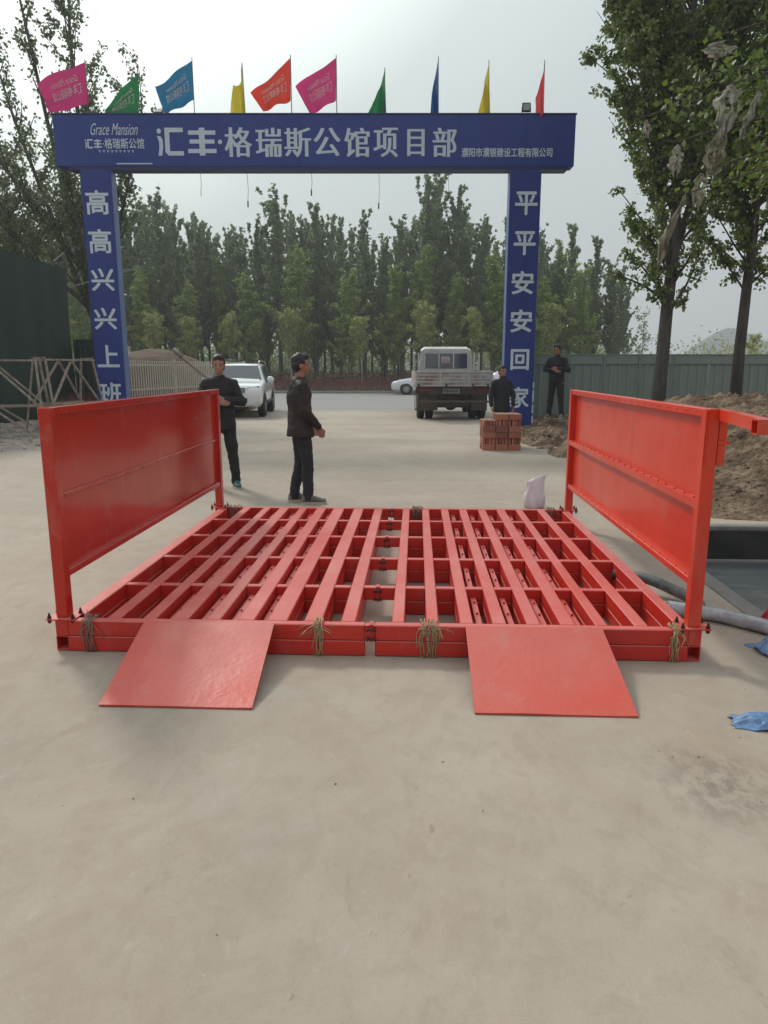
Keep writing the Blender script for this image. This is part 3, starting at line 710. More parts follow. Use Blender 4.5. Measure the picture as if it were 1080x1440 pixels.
# overhanging foreground tree, trunk outside the frame on the right
def overhang():
    r = random.Random(5); nr = np.random.default_rng(5)
    o = empty('overhanging_tree', (5.6, 6.3, 0), 0, 'foreground tree whose big bright leaves overhang the upper right corner', 'tree')
    tb = MB()
    tb.tube([(0, 0, -.1), (.05, 0, 2.2), (-.1, .1, 4.5), (-.3, 0, 6.6)], [.16, .13, .1, .05], 8)
    P = []
    brs = []
    for (z0, tx, ty, tz, n) in ((3.3, -3.25, .2, 3.9, 8), (3.9, -3.3, -.2, 4.9, 8), (4.4, -3.1, .4, 5.6, 7), (3.0, -2.7, .3, 3.1, 6), (2.9, -2.0, -.3, 2.6, 5), (4.6, -2.4, -.6, 5.3, 7), (2.7, -2.2, .5, 2.9, 6), (3.4, -2.6, .6, 3.5, 7), (4.8, -2.8, .2, 6.0, 8), (3.6, -2.2, -.7, 4.3, 6)):
        a = Vector((0, 0, z0)); b = Vector((tx, ty, tz)); mid = (a + b) / 2 + Vector((0, 0, .35))
        pts = [a.lerp(mid, t_ / 5).lerp(mid.lerp(b, t_ / 5), t_ / 5) for t_ in range(6)]
        tb.tube(pts, [.035 - .0055 * i for i in range(6)], 5)
        for k in range(n * 5):
            g = r.uniform(.3, 1); j = min(4, int(g * 5)); s0 = pts[j].lerp(pts[j + 1], g * 5 - j)
            td = Vector((r.gauss(0, .8), r.gauss(0, .8), r.gauss(-.7, .5))).normalized(); tl = r.uniform(.2, .6)
            tb.tube([s0, s0 + td * tl], [.006, .003], 3, cap=False)
            m_ = 34
            P.append(np.array(s0) + np.array(td) * nr.uniform(.1, 1, m_)[:, None] * tl + nr.normal(0, .09, (m_, 3)))
    for (rx, ry, rz) in ((2.36, 6.1, 3.64), (2.20, 6.0, 3.93), (2.54, 6.0, 3.57), (2.00, 6.1, 3.24), (2.32, 6.15, 3.32), (2.22, 6.15, 3.04), (2.02, 5.9, 2.82), (3.22, 6.3, 2.07), (3.05, 6.3, 3.77), (1.84, 6.4, 3.52), (2.05, 6.4, 4.64)):
        e_ = Vector((rx - 5.6, ry - 6.3, rz)); a_ = e_ + Vector((1.1, .1, .25)); b_ = e_ + Vector((-.12, 0, .03))
        tb.tube([a_, a_.lerp(e_, .5) + Vector((0, .03, .07)), e_ + Vector((0, 0, .02)), b_], [.011, .008, .005, .003], 5)
        P.append(np.array(a_) + (np.array(b_) - np.array(a_)) * nr.uniform(0, 1, 40)[:, None] + nr.normal(0, .07, (40, 3)))
    tb.build('trunk', M['bark'], o)
    V, F = leaves(np.concatenate(P), .062, 9, aspect=.85)
    link('crown', fast_mesh('crown', V, F, M['leafbig']), o)
overhang()

# torn plastic film caught in the branches
def rag(x, y, z, w_, h_, seed, m, label, lean=0.0, flare=.6):
    r = random.Random(seed); V = []; nx, nz_ = 12, 18
    for j in range(nz_ + 1):
        v_ = j / nz_
        for i in range(nx + 1):
            u_ = i / nx - .5
            ww = w_ * (.35 + flare * math.sin(PI * min(1, v_ * 1.1)) + .25 * noise.noise(Vector((v_ * 3, seed, 0))))
            px = u_ * ww + lean * v_ * h_ + .25 * w_ * noise.noise(Vector((v_ * 5, 2, seed))) + .12 * w_ * noise.noise(Vector((u_ * 9, v_ * 9, seed)))
            py = .12 * w_ * math.sin(u_ * 15 + v_ * 3 + seed) + .35 * w_ * noise.noise(Vector((u_ * 6 + 7, v_ * 4, seed)))
            pz = -v_ * h_ * (1 + .6 * noise.noise(Vector((u_ * 11, seed * 2.0, 3)))) + .12 * h_ * (1 - 4 * u_ * u_) * (1 - v_)
            V.append((px, py, pz))
    F = [(j * (nx + 1) + i, j * (nx + 1) + i + 1, (j + 1) * (nx + 1) + i + 1, (j + 1) * (nx + 1) + i) for j in range(nz_) for i in range(nx)
         if not (noise.noise(Vector((i * .45, j * .35, seed * 1.7))) > .30 and j > 3)]
    me = fast_mesh('plastic_rag', V, F, m, True)
    o = link('plastic_rag', me, loc=(x, y, z))
    sm = o.modifiers.new('s', 'SOLIDIFY'); sm.thickness = .0015
    return tag(o, label, 'plastic rag', 'plastic rags caught in the trees')
rag(2.36, 6.1, 3.62, .20, .32, 3, M['film'], 'largest pale plastic film hanging in the foreground leaves', -.06, .6)
rag(2.22, 6.0, 3.90, .22, .09, 8, M['film'], 'pale film draped like a cap on the twig above the largest film', 0, .7)
rag(2.54, 6.0, 3.55, .07, .26, 5, M['film'], 'narrow film strip right beside the largest film', -.4, .4)
rag(2.00, 6.1, 3.22, .11, .17, 6, M['film'], 'small square film scrap left of the largest film', 0, .6)
rag(2.32, 6.15, 3.30, .17, .26, 23, M['filmdirty'], 'dirty ragged film just below the largest film', -.1, .6)
rag(2.22, 6.15, 3.02, .13, .22, 29, M['filmdirty'], 'small dirty film hanging between the ragged film and the long tail', -.1, .6)
rag(2.02, 5.9, 2.80, .05, .42, 9, M['filmdirty'], 'long dirty film tail trailing down in front of the nearer trunk', -.4, .3)
rag(2.05, 6.4, 4.62, .06, .14, 12, M['film'], 'tiny film scrap highest in the crown', .1, .5)
rag(1.84, 6.4, 3.50, .06, .11, 14, M['film'], 'tiny film scrap nearest the left outline of the crown', .1, .5)
rag(3.22, 6.3, 2.05, .15, .38, 16, M['filmdirty'], 'yellowish torn film bundle hanging at the right edge over the bank', -.1, .8)
rag(3.05, 6.3, 3.75, .12, .24, 19, M['film'], 'film scrap at the upper right edge of the crown', 0, .6)

# ------------------------------------------------------------------ the entrance gate
gate = empty('entrance_gate', (2.26, 18.53, 0), rad(YAW), 'blue portal gate with white Chinese lettering spanning the site entrance', 'gate')
DEP = .38
bm_ = MB().box(-10.9, 1.44, 0.0, DEP, 6.25, 7.39, .01)
beam = bm_.build('crossbeam', M['blue'], gate)
MB().box(-10.92, 1.46, -.012, DEP + .01, 7.39, 7.42).build('top_trim', M['bluedark'], beam)
MB().box(-10.6, 1.30, .01, DEP - .01, 6.18, 6.25).build('bottom_trim', M['bluedark'], beam)
# seams of the banner cloth
for s_ in (-8.95, -7.0, -5.1, -3.1, -1.3, .3):
    MB().box(s_ - .006, s_ + .006, -.004, .0, 6.26, 7.38).build('seam', M['bluedark'], beam)
MB().box(-9.45, -8.6, -.008, -.001, 6.30, 6.325).build('pale_strip', M['letter'], beam)
colL = MB().box(-10.34, -9.62, .005, DEP - .005, 0, 6.18, .006).build('column', M['blue'], gate)
colR = MB().box(-.06, .68, .005, DEP - .005, 0, 6.18, .006).build('column', M['blue'], gate)
MB().box(-9.619, -9.612, .03, DEP - .03, 0.02, 6.17).build('side_cladding', M['bluegrey'], colL)
MB().box(-.068, -.061, .03, DEP - .03, 0.02, 6.17).build('side_cladding', M['bluegrey'], colR)
for k, (z0, z1) in enumerate(((.42, .62), (.70, .98), (1.05, 1.18), (.16, .34))):
    MB().box(.672, .705, -.002, .004, z0, z1).build('peeled_patch', M['letterw'], colR)
def glyphs(text, offset=0.0, shear=0.0, flip=False, spacing=1.0):
    cu = bpy.data.curves.new('text', 'FONT'); cu.body = text; cu.offset = offset; cu.shear = shear; cu.space_character = spacing
    cu.resolution_u = 3
    o = bpy.data.objects.new('text', cu); COL.objects.link(o)
    bpy.context.view_layer.update()
    me = bpy.data.meshes.new_from_object(o.evaluated_get(bpy.context.evaluated_depsgraph_get()))
    bpy.data.objects.remove(o); bpy.data.curves.remove(cu)
    V = np.array([v.co[:] for v in me.vertices]); F = [tuple(p.vertices) for p in me.polygons]
    bpy.data.meshes.remove(me)
    if not len(V): return np.zeros((3, 3)), [(0, 1, 2)]
    mn, mx_ = V.min(0), V.max(0)
    V = (V - mn) / np.maximum(mx_ - mn, 1e-6)
    if flip: V[:, 0] = 1 - V[:, 0]
    return V, F
def place_text(name, text, x0, z0, x1, z1, m, parent, y=-.006, offset=0.0, thick=.005, shear=0.0, song=0.0, spacing=1.0):
    V, F = glyphs(text, 0.0, shear, spacing=spacing)
    P = np.stack([x0 + V[:, 0] * (x1 - x0), np.full(len(V), y), z0 + V[:, 1] * (z1 - z0)], 1)
    b = MB()
    # heavy strokes: the glyph laid down several times a little apart, each a hair behind the last
    if song: sh = ((-song, 0), (-song * .35, 0), (song * .35, 0), (song, 0))
    else: sh = [(offset * math.cos(a * PI / 3 + .3), offset * math.sin(a * PI / 3 + .3)) for a in range(6)] if offset else ((0, 0),)
    for k, (dx, dz) in enumerate(sh):
        Q = P.copy(); Q[:, 0] += dx; Q[:, 2] += dz; Q[:, 1] += k * .0007; b.add(Q, F)
    return b.build(name, m, parent)
# the squared logo characters, drawn by hand
def poly(b, pts, x0, z0, x1, z1, y=-.007):
    V = [(x0 + p[0] * (x1 - x0), y, z0 + p[1] * (z1 - z0)) for p in pts]; n = len(V)
    V2 = [(a, c - -.0 + .005, d) for a, c, d in V]
    b.add(V + V2, [tuple(range(n)), tuple(reversed(range(n, 2 * n)))] + [(i, i + n, (i + 1) % n + n, (i + 1) % n) for i in range(n)])
def logo_hui(x0, z0, x1, z1, m, parent, y=-.007):
    b = MB()
    c = [(.085 + .085 * math.cos(a), .88 + .095 * math.sin(a)) for a in [k * PI / 6 for k in range(12)]]
    poly(b, c, x0, z0, x1, z1, y)
    poly(b, [(.0, .70), (.13, .70), (.21, .58), (.22, .30), (.17, .0), (.03, .0), (.08, .30), (.08, .50)], x0, z0, x1, z1, y)
    poly(b, [(.30, 1), (1, 1), (1, .84), (.48, .84), (.48, .16), (1, .16), (1, 0), (.42, 0), (.30, .12)], x0, z0, x1, z1, y)
    return b.build('character', m, parent)
def logo_feng(x0, z0, x1, z1, m, parent, y=-.007):
    b = MB()
    for a in ([(.02, .90), (.40, .90), (.40, .75), (.02, .75)], [(.60, .90), (.98, .90), (.98, .75), (.60, .75)], [(.06, .58), (.40, .58), (.40, .43), (.06, .43)], [(.60, .58), (.94, .58), (.94, .43), (.60, .43)],
              [(0, .24), (.40, .24), (.40, .09), (0, .09)], [(.60, .24), (1, .24), (1, .09), (.60, .09)], [(.40, 1), (.60, 1), (.60, 0), (.40, 0)]):
        poly(b, a, x0, z0, x1, z1, y)
    return b.build('character', m, parent)
LT = M['letter']
logo_hui(-8.46, 6.49, -7.84, 7.10, LT, beam); logo_feng(-7.73, 6.49, -7.06, 7.10, LT, beam)
b = MB(); poly(b, [(.5 + .5 * math.cos(a), .5 + .5 * math.sin(a)) for a in [k * PI / 7 for k in range(14)]], -7.02, 6.74, -6.92, 6.84); b.build('dot', LT, beam)
for ch, a0, b0, a1, b1 in (('格', -6.87, 6.46, -6.21, 7.11), ('瑞', -6.13, 6.46, -5.50, 7.10), ('斯', -5.45, 6.46, -4.81, 7.10), ('公', -4.76, 6.48, -4.11, 7.10), ('馆', -4.03, 6.46, -3.42, 7.10), ('项', -3.34, 6.46, -2.75, 7.10), ('目', -2.54, 6.48, -2.12, 7.07), ('部', -1.94, 6.46, -1.36, 7.10)):
    place_text('character', ch, a0 + .02, b0, a1 - .02, b1, LT, beam, song=.017)
place_text('company_line', '濮阳市濮银建设工程有限公司', -1.24, 6.46, .91, 6.66, LT, beam, offset=.004)
place_text('script_line', 'Grace Mansion', -10.02, 6.94, -8.90, 7.20, LT, beam, shear=.45)
place_text('name_line', '·格瑞斯公馆', -9.75, 6.64, -8.77, 6.87, LT, beam, offset=.0025)
logo_hui(-10.17, 6.65, -9.99, 6.85, LT, beam, y=-.005); logo_feng(-9.96, 6.65, -9.78, 6.85, LT, beam, y=-.005)
b = MB()
for k in range(9):      # the tiny illegible line under the logo
    x_ = -9.86 + k * .098
    for q in ([(0, 1), (1, 1), (1, .75), (0, .75)], [(.1, .55), (.9, .55), (.9, .38), (.1, .38)], [(.38, .3), (.62, .3), (.62, 0), (.38, 0)]): poly(b, q, x_, 6.555, x_ + .055, 6.605)
b.build('tiny_line', LT, beam)
for ch, a0, b0, a1, b1 in (('高', -10.25, 5.18, -9.72, 5.71), ('高', -10.25, 4.29, -9.72, 4.83), ('兴', -10.26, 3.41, -9.72, 3.92), ('兴', -10.26, 2.49, -9.73, 2.99), ('上', -10.26, 1.57, -9.73, 2.09), ('班', -10.26, .65, -9.73, 1.17)):
    place_text('character', ch, a0, b0, a1, b1, M['letterw'], colL, offset=.013)
for ch, a0, b0, a1, b1 in (('平', .08, 5.17, .60, 5.68), ('平', .08, 4.25, .59, 4.78), ('安', .06, 3.33, .58, 3.86), ('安', .06, 2.42, .58, 2.95), ('回', .10, 1.50, .54, 1.99), ('家', .08, .56, .57, 1.06)):
    place_text('character', ch, a0, b0, a1, b1, M['letterw'], colR, offset=.013)
GM = Matrix.Translation((2.26, 18.53, 0)) @ Matrix.Rotation(rad(YAW), 4, 'Z')
def gp(s_, d, z): return tuple(GM @ Vector((s_, d, z)))
# flags
FC = {'pink': (0.52, 0.035, 0.17), 'green': (0.015, 0.17, 0.06), 'blue': (0.02, 0.17, 0.33), 'yellow': (0.60, 0.50, 0.055), 'red': (0.62, 0.05, 0.03), 'deepblue': (0.015, 0.08, 0.26), 'rose': (0.66, 0.05, 0.07)}
def flag_mat(c):
    m = mat('flag_' + c, FC[c], rough=.7)
    t = m.node_tree; p = t.nodes['Principled BSDF']; tr = t.nodes.new('ShaderNodeBsdfTranslucent'); tr.inputs[0].default_value = (*FC[c], 1)
    ms = t.nodes.new('ShaderNodeMixShader'); ms.inputs[0].default_value = .5
    t.links.new(p.outputs[0], ms.inputs[1]); t.links.new(tr.outputs[0], ms.inputs[2]); t.links.new(ms.outputs[0], t.nodes['Material Output'].inputs[0])
    return m
FM = {k: flag_mat(k) for k in FC}
M['flagtext'] = mat('flag_print', (0.55, 0.48, 0.46), rough=.8)
M['pole'] = mat('thin_pole', (0.10, 0.10, 0.11), rough=.4, metal=.5)
PXM = .0181
TXV, TXF = glyphs('汇丰·格瑞斯公馆', 0, flip=True)
TX2V, TX2F = glyphs('Grace Mansion', 0, .4, flip=True)
def flag(u, col_, TP, BP, TF, BF, label, fold=0.0, seed=0, text=True):
    """corner offsets in pixels of the gate plane: (dx from pole foot, height above the beam top)"""
    s0 = -10.1 + (u - 121) * 10.8 / 645
    o = empty('flag', gp(s0, DEP * .5, 7.42), rad(YAW), label, 'flag', 'flags along the top of the gate')
    topz_ = TP[1] * PXM + .06
    MB().tube([(0, 0, 0), (TP[0] * PXM * .5, 0, topz_ * .5), (TP[0] * PXM, 0, topz_)], .011, 6).build('flag_pole', M['pole'], o)
    c = [Vector((a[0] * PXM, 0, a[1] * PXM)) for a in (TP, BP, TF, BF)]
    def surf(a, v_):
        p = (c[0] * (1 - v_) + c[1] * v_) * (1 - a) + (c[2] * (1 - v_) + c[3] * v_) * a
        wv = math.sin(a * 7 + seed + v_ * 2.2) * .07 * a ** .5 + .05 * noise.noise(Vector((a * 3, v_ * 3, seed)))
        p = p + Vector((0, wv * 1.3 + fold * math.sin(a * PI) - .25 * fold, .03 * math.sin(a * 9 + seed) * a))
        return p
    n, m_ = 16, 12
    V = [surf(i / n, j / m_) for j in range(m_ + 1) for i in range(n + 1)]
    F = [(j * (n + 1) + i, j * (n + 1) + i + 1, (j + 1) * (n + 1) + i + 1, (j + 1) * (n + 1) + i) for j in range(m_) for i in range(n)]
    cl = link('cloth', fast_mesh('cloth', [tuple(p) for p in V], F, FM[col_], True), o)
    if text:
        b = MB()
        for (VV, FF, a0, a1, v0, v1) in ((TXV, TXF, .12, .82, .44, .72), (TX2V, TX2F, .18, .78, .22, .38)):
            P = []
            for q in VV:
                p = surf(a0 + (1 - q[0]) * (a1 - a0), v1 + (v0 - v1) * q[1]); P.append((p.x, p.y - .012, p.z))
            b.add(P, FF)
        b.build('lettering', M['flagtext'], cl)
flag(121, 'pink', (0, 64), (1, 14), (-67, 40), (-50, 3), 'large magenta flag at the left end of the gate', seed=1)
flag(197, 'green', (-1, 52), (-5, 1), (-50, 9), (-46, 0), 'green flag drooping left, second from the left end', seed=2)
flag(271, 'blue', (0, 66), (0, 19), (-49, 35), (-38, 1), 'turquoise flag flying left above the squared logo', seed=3)
flag(343, 'yellow', (-2, 60), (1, 0), (-13, 33), (-20, 0), 'narrow yellow flag between the turquoise and the red flag', fold=.3, seed=4, text=False)
flag(409, 'red', (0, 69), (-1, 18), (-53, 25), (-38, 5), 'orange-red flag flying left between yellow and magenta flags', seed=5)
flag(473, 'pink', (0, 69), (-1, 18), (-54, 35), (-35, 1), 'magenta flag flying left near the middle of the gate', seed=6)
flag(541, 'green', (0, 54), (2, 0), (-13, 21), (-23, 0), 'narrow green flag hanging over the middle of the gate', fold=.3, seed=7, text=False)
flag(617, 'deepblue', (-1, 67), (0, 0), (-9, 26), (-11, 0), 'narrow deep-blue flag hanging nearly straight down', fold=.25, seed=8, text=False)
flag(689, 'yellow', (-2, 63), (1, 0), (-7, 36), (-16, 0), 'narrow yellow flag left of the floodlight', fold=.25, seed=9, text=False)
flag(766, 'rose', (-1, 63), (2, -2), (-11, 21), (-9, -6), 'narrow red flag at the right end of the gate', fold=-.35, seed=10, text=False)
def floodlight(s_, label, tilt, q=1.0):
    o = empty('floodlight', gp(s_, .12, 7.42), rad(YAW), label, 'floodlight', 'floodlights on the gate')
    R_ = Matrix.Rotation(tilt, 4, 'X')
    b = MB().box(-.10 * q, .10 * q, -.03, .04, .06, .26, .012); b.v = [tuple(R_ @ Vector(v)) for v in b.v]; h_ = b.build('housing', M['black'], o)
    b = MB().box(-.075 * q, .075 * q, -.034, -.0305, .09, .235); b.v = [tuple(R_ @ Vector(v)) for v in b.v]; b.build('glass', M['glass_lamp'], h_)
    MB().box(-.11 * q, -.10 * q, -.01, .01, 0, .16).box(.10 * q, .11 * q, -.01, .01, 0, .16).box(-.10 * q, .10 * q, -.01, .01, 0, .012).build('bracket', M['black'], o)
floodlight(.28, 'small square floodlight left of the last red flag', 0)
floodlight(-8.44, 'small floodlight tilted back beside the turquoise flag', rad(-50))
for k, (s_, z) in enumerate(((-7.52, 5.65), (-6.39, 5.40), (-4.84, 5.66), (-3.21, 5.36), (-2.1, 5.84), (-1.53, 5.55))):
    lab = ('thin pale cord hanging below the logo characters', 'longest dark cord hanging in the left half of the gate', 'short cord with a tag under the middle of the gate', 'long dark cord with a tag right of the gate middle', 'short wavy cord above the tallest poplar', 'last thin cord left of the right gate column')[k]
    o = empty('hanging_cord', gp(s_, .2, 6.18), 0, lab, 'cord', 'cords hanging from the crossbeam')
    L_ = 6.18 - z
    MB().tube([(0, 0, 0), (.015, 0, -L_ * .5), (-.005 if k != 4 else .06, 0, -L_ + .1)], .006, 4).build('cord', M['pole'], o)
    MB().tube([(-.005 if k != 4 else .06, 0, -L_ + .12), (-.005 if k != 4 else .06, 0, -L_ - .02)], .018 if k not in (0, 4) else .008, 6).build('plug', M['pole'], o)

# ------------------------------------------------------------------ wheel-wash platform
Y0, Y1, ZT = 3.69, 7.03, .18
PLAT = empty('wheel_wash_platform', (-.23, Y0, 0), 0, 'red steel wheel-wash platform of slatted beams with tall splash panels on both sides', 'wheel wash')
def PM(fn):      # parts are built in world metres and hung under the platform
    return fn
def padd(b, name, m, parent):
    off = Vector((-.23, Y0, 0)); b.v = [(v[0] + .23, v[1] - Y0, v[2]) for v in b.v]
    return b.build(name, m, parent)
rowsY = [Y0, 4.375, 5.07, 5.755, 6.39, 6.965]
def half(x0, x1, slats, rods, name='deck_frame'):
    fr = empty(name, parent=PLAT)
    R_ = M['red']
    zm = ZT / 2
    def dbl(a, nm='beam'):      # two square tubes one on the other, seam between
        b = MB().box(a[0], a[1], a[2], a[3], 0.004, zm - .0015, .004).box(a[0], a[1], a[2], a[3], zm + .0015, ZT, .005)
        return padd(b, nm, R_, fr)
    dbl((x0, x1, Y0, Y0 + .055), 'front_beam')
    dbl((x0, x1, Y1 - .055, Y1), 'rear_beam')
    for (a, b_) in slats:
        e_ = .108 if (a < -1.9 or b_ > 1.48) else .0565
        dbl((a, b_, Y0 + e_, Y1 - e_), 'slat')
    for k in range(1, 5):
        xs = sorted(slats); segs = []
        y = rowsY[k]
        for (p, q) in zip(xs[:-1], xs[1:]):
            segs.append((p[1] + .0006, q[0] - .0006))
        for (p, q) in segs:
            b = MB().box(p, q, y, y + .052, .004, zm - .0015, .003).box(p, q, y, y + .052, zm + .0015, ZT - .002, .004)
            padd(b, 'cross_beam', R_, fr)
    for (p, q) in rods:          # perforated angle-iron spray bars low between the slats
        xc = p + (q - p) * .42
        for k in range(5):
            ya = (rowsY[k] + .06) if k else Y0 + .06; yb = rowsY[k + 1] - .006 if k < 4 else Y1 - .06
            b = MB().box(xc - .016, xc + .018, ya, yb, .115, .121)
            b.box(xc - .016, xc - .011, ya, yb, .08, .1145)
            n = 3
            for t_ in range(n):
                yy = ya + (yb - ya) * (t_ + .5) / n
                b.tube([(xc + .002, yy, .1215), (xc + .002, yy, .135)], .007, 6)
            padd(b, 'spray_bar', R_, fr)
    return fr
SL = [(-1.975, -1.805), (-1.716, -1.64), (-1.514, -1.441), (-1.352, -1.258), (-1.154, -1.078), (-.98, -.887), (-.813, -.704), (-.61, -.512), (-.406, -.324)]
SR = [(-.124, -.056), (.065, .133), (.25, .322), (.428, .502), (.613, .687), (.795, .876), (.983, 1.048), (1.192, 1.266), (1.423, 1.575)]
SLn = [(-1.950, -1.865)] + SL[1:]
SRn = SR[:-1] + [(1.423, 1.495)]
halfL = half(-1.918, -.270, SLn, [(-1.441, -1.352), (-1.258, -1.154), (-1.078, -.98), (-.887, -.813)])
halfR = half(-.215, 1.458, SRn, [(.322, .428), (.502, .613), (.687, .795), (.876, .983)])
# cross-bars over the central gap joined by bolted flanges
for k in range(0, 6):
    y = rowsY[k] if k else Y0
    z0 = .095
    if 0 < k < 5:
        padd(MB().box(-.3235, -.2445, y, y + .052, z0, ZT - .002, .003), 'stub_beam', M['red'], halfL)
        padd(MB().box(-.2255, -.1245, y, y + .052, z0, ZT - .002, .003), 'stub_beam', M['red'], halfR)
    yf = y if k < 5 else Y1 - .055
    fl = padd(MB().box(-.2445, -.2365, yf - .004, yf + .06, z0 - .01, ZT + .004), 'flange', M['red'], halfL)
    fr_ = padd(MB().box(-.2335, -.2255, yf - .004, yf + .06, z0 - .01, ZT + .004), 'flange', M['red'], halfR)
    if k in (0, 5):
        padd(MB().box(-.2695, -.2450, yf + .004, yf + .05, z0, ZT - .004), 'stub_beam', M['red'], halfL)
        padd(MB().box(-.2250, -.2155, yf + .004, yf + .05, z0, ZT - .004), 'stub_beam', M['red'], halfR)
    for zz in (z0 + .008, ZT - .022):
        padd(MB().tube([(-.262, yf - .010, zz), (-.208, yf - .010, zz)], .007, 6).tube([(-.260, yf - .010, zz), (-.250, yf - .010, zz)], .012, 6).tube([(-.220, yf - .010, zz), (-.210, yf - .010, zz)], .012, 6), 'flange_bolt', M['rust'], halfL)
# corner sockets: open square tube under each post, plate and bolts
def corner(xc, yc, front, fr):
    h_ = .036; t_ = .005
    b = MB()
    z1 = .088
    for (a0, a1, c0, c1) in ((-h_, -h_ + t_, -1, 1), (h_ - t_, h_, -1, 1)):
        b.box(xc + a0, xc + a1, yc - .05, yc + .05, .004, z1)
    b.box(xc - h_ + t_, xc + h_ - t_, yc - .05, yc + .05, z1 - t_, z1)
    b.box(xc - h_ + t_, xc + h_ - t_, yc - .05, yc + .05, .004, .004 + t_)
    b.box(xc - h_, xc + h_, yc - .05, yc + .05, z1 + .001, ZT - .001, .004)
    padd(b, 'corner_socket', M['red'], fr)
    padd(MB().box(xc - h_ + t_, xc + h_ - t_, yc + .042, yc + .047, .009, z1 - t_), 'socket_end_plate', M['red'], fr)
    padd(MB().box(xc - .08, xc + .08, yc - .062, yc + .062, ZT, ZT + .008), 'base_plate', M['red'], fr)
    for dx in (-.066, .066):
        for dy in (-.048, .048):
            padd(MB().tube([(xc + dx, yc + dy, ZT - .02), (xc + dx, yc + dy, ZT + .034)], .006, 6).tube([(xc + dx, yc + dy, ZT + .009), (xc + dx, yc + dy, ZT + .02)], .0115, 6)
                 .tube([(xc + dx, yc + dy, ZT + .02), (xc + dx, yc + dy, ZT + .04)], .008, 6, r1=.004).tube([(xc + dx, yc + dy, ZT - .014), (xc + dx, yc + dy, ZT - .002)], .011, 6), 'anchor_bolt', M['rust'], fr)
XL, XR = -1.9545, 1.4945
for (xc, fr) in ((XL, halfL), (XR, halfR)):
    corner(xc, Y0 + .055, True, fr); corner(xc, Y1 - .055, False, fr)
# splash panels
def panel(xc, side, m, label):
    """side +1: the sheet is on the outer face (right panel); rails face the deck"""
    p = empty('splash_panel', parent=PLAT); p['label'] = label
    w_ = .034
    pz0, pz1 = ZT + .0085, 1.345
    ya, yb = Y0 + .055, Y1 - .055
    for y in (ya, yb):
        padd(MB().box(xc - w_, xc + w_, y - w_, y + w_, pz0, pz1 - .0, .005), 'post', m, p)
    ri = xc - side * .018      # rails' centre line
    def rail(z0, z1, nm):
        padd(MB().box(xc - .026, xc + .026, ya + w_ + .001, yb - w_ - .001, z0, z1, .004), nm, m, p)
    rail(pz1 - .045, pz1, 'top_rail'); rail(.405, .445, 'bottom_rail')
    zi = .862
    if side > 0:     # deep middle shelf rail with bolt heads, sheet behind it
        padd(MB().box(xc - .027, xc + .012, ya + w_ + .001, yb - w_ - .001, zi, zi + .008).box(xc - .033, xc - .027, ya + w_ + .001, yb - w_ - .001, zi - .035, zi + .008), 'middle_rail', m, p)
    else:
        padd(MB().box(xc + .0, xc + .012, ya + w_ + .001, yb - w_ - .001, zi - .016, zi + .010, .003), 'middle_rail', m, p)
    xs = xc + (.016 if side > 0 else -.004)
    # sheets: two lengths of plate above and below the middle rail
    ym = ya + (yb - ya) * .42
    for (c0, c1) in ((ya + w_, ym - .0015), (ym + .0015, yb - w_)):
        for (z0, z1) in ((.445, zi - .0015), (zi + .0085, pz1 - .045)):
            nx, nz_ = 14, 8; V = []
            for q in (0, 1):
                for j in range(nz_ + 1):
                    for i in range(nx + 1):
                        yy = c0 + (c1 - c0) * i / nx; zz = z0 + (z1 - z0) * j / nz_
                        fall = math.sin(PI * i / nx) * math.sin(PI * j / nz_)
                        V.append((xs + q * .003 + fall * .006 * noise.noise(Vector((yy * 1.3, zz * 2, side * 3))), yy, zz))
            F = []
            N = (nx + 1) * (nz_ + 1)
            for j in range(nz_):
                for i in range(nx):
                    a = j * (nx + 1) + i; F.append((a, a + nx + 1, a + nx + 2, a + 1)); F.append((N + a, N + a + 1, N + a + nx + 2, N + a + nx + 1))
            b = MB().add(V, F, True)
            padd(b, 'sheet', m, p)
    # rivets: joined, each under a few pixels
    b = MB()
    n = 22
    for i in range(n):
        y = ya + .1 + (yb - ya - .2) * i / (n - 1)
        if side > 0:
            b.ellipsoid((xc - .012, y, zi + .012), .009, .009, .006, 6, 4)
            b.ellipsoid((xc - .027, y + .03, pz1 - .022), .004, .007, .007, 6, 4)
            b.ellipsoid((xc - .016, y + .02, .447), .008, .008, .005, 6, 4)
        elif i % 2 == 0:
            b.ellipsoid((xc + .028, y, pz1 - .022), .004, .007, .007, 6, 4)
            b.ellipsoid((xc + .013, y, zi - .004), .004, .007, .007, 6, 4)
    tag(padd(b, 'rivets', m, p), kind='stuff')
    return p
pL = panel(XL, -1, M['crimson'], 'glossy red splash panel on the left, shade painted into its colour')
pR = panel(XR, 1, M['orange'], 'orange-red splash panel on the right with square arm, sunlit tone painted into its colour')
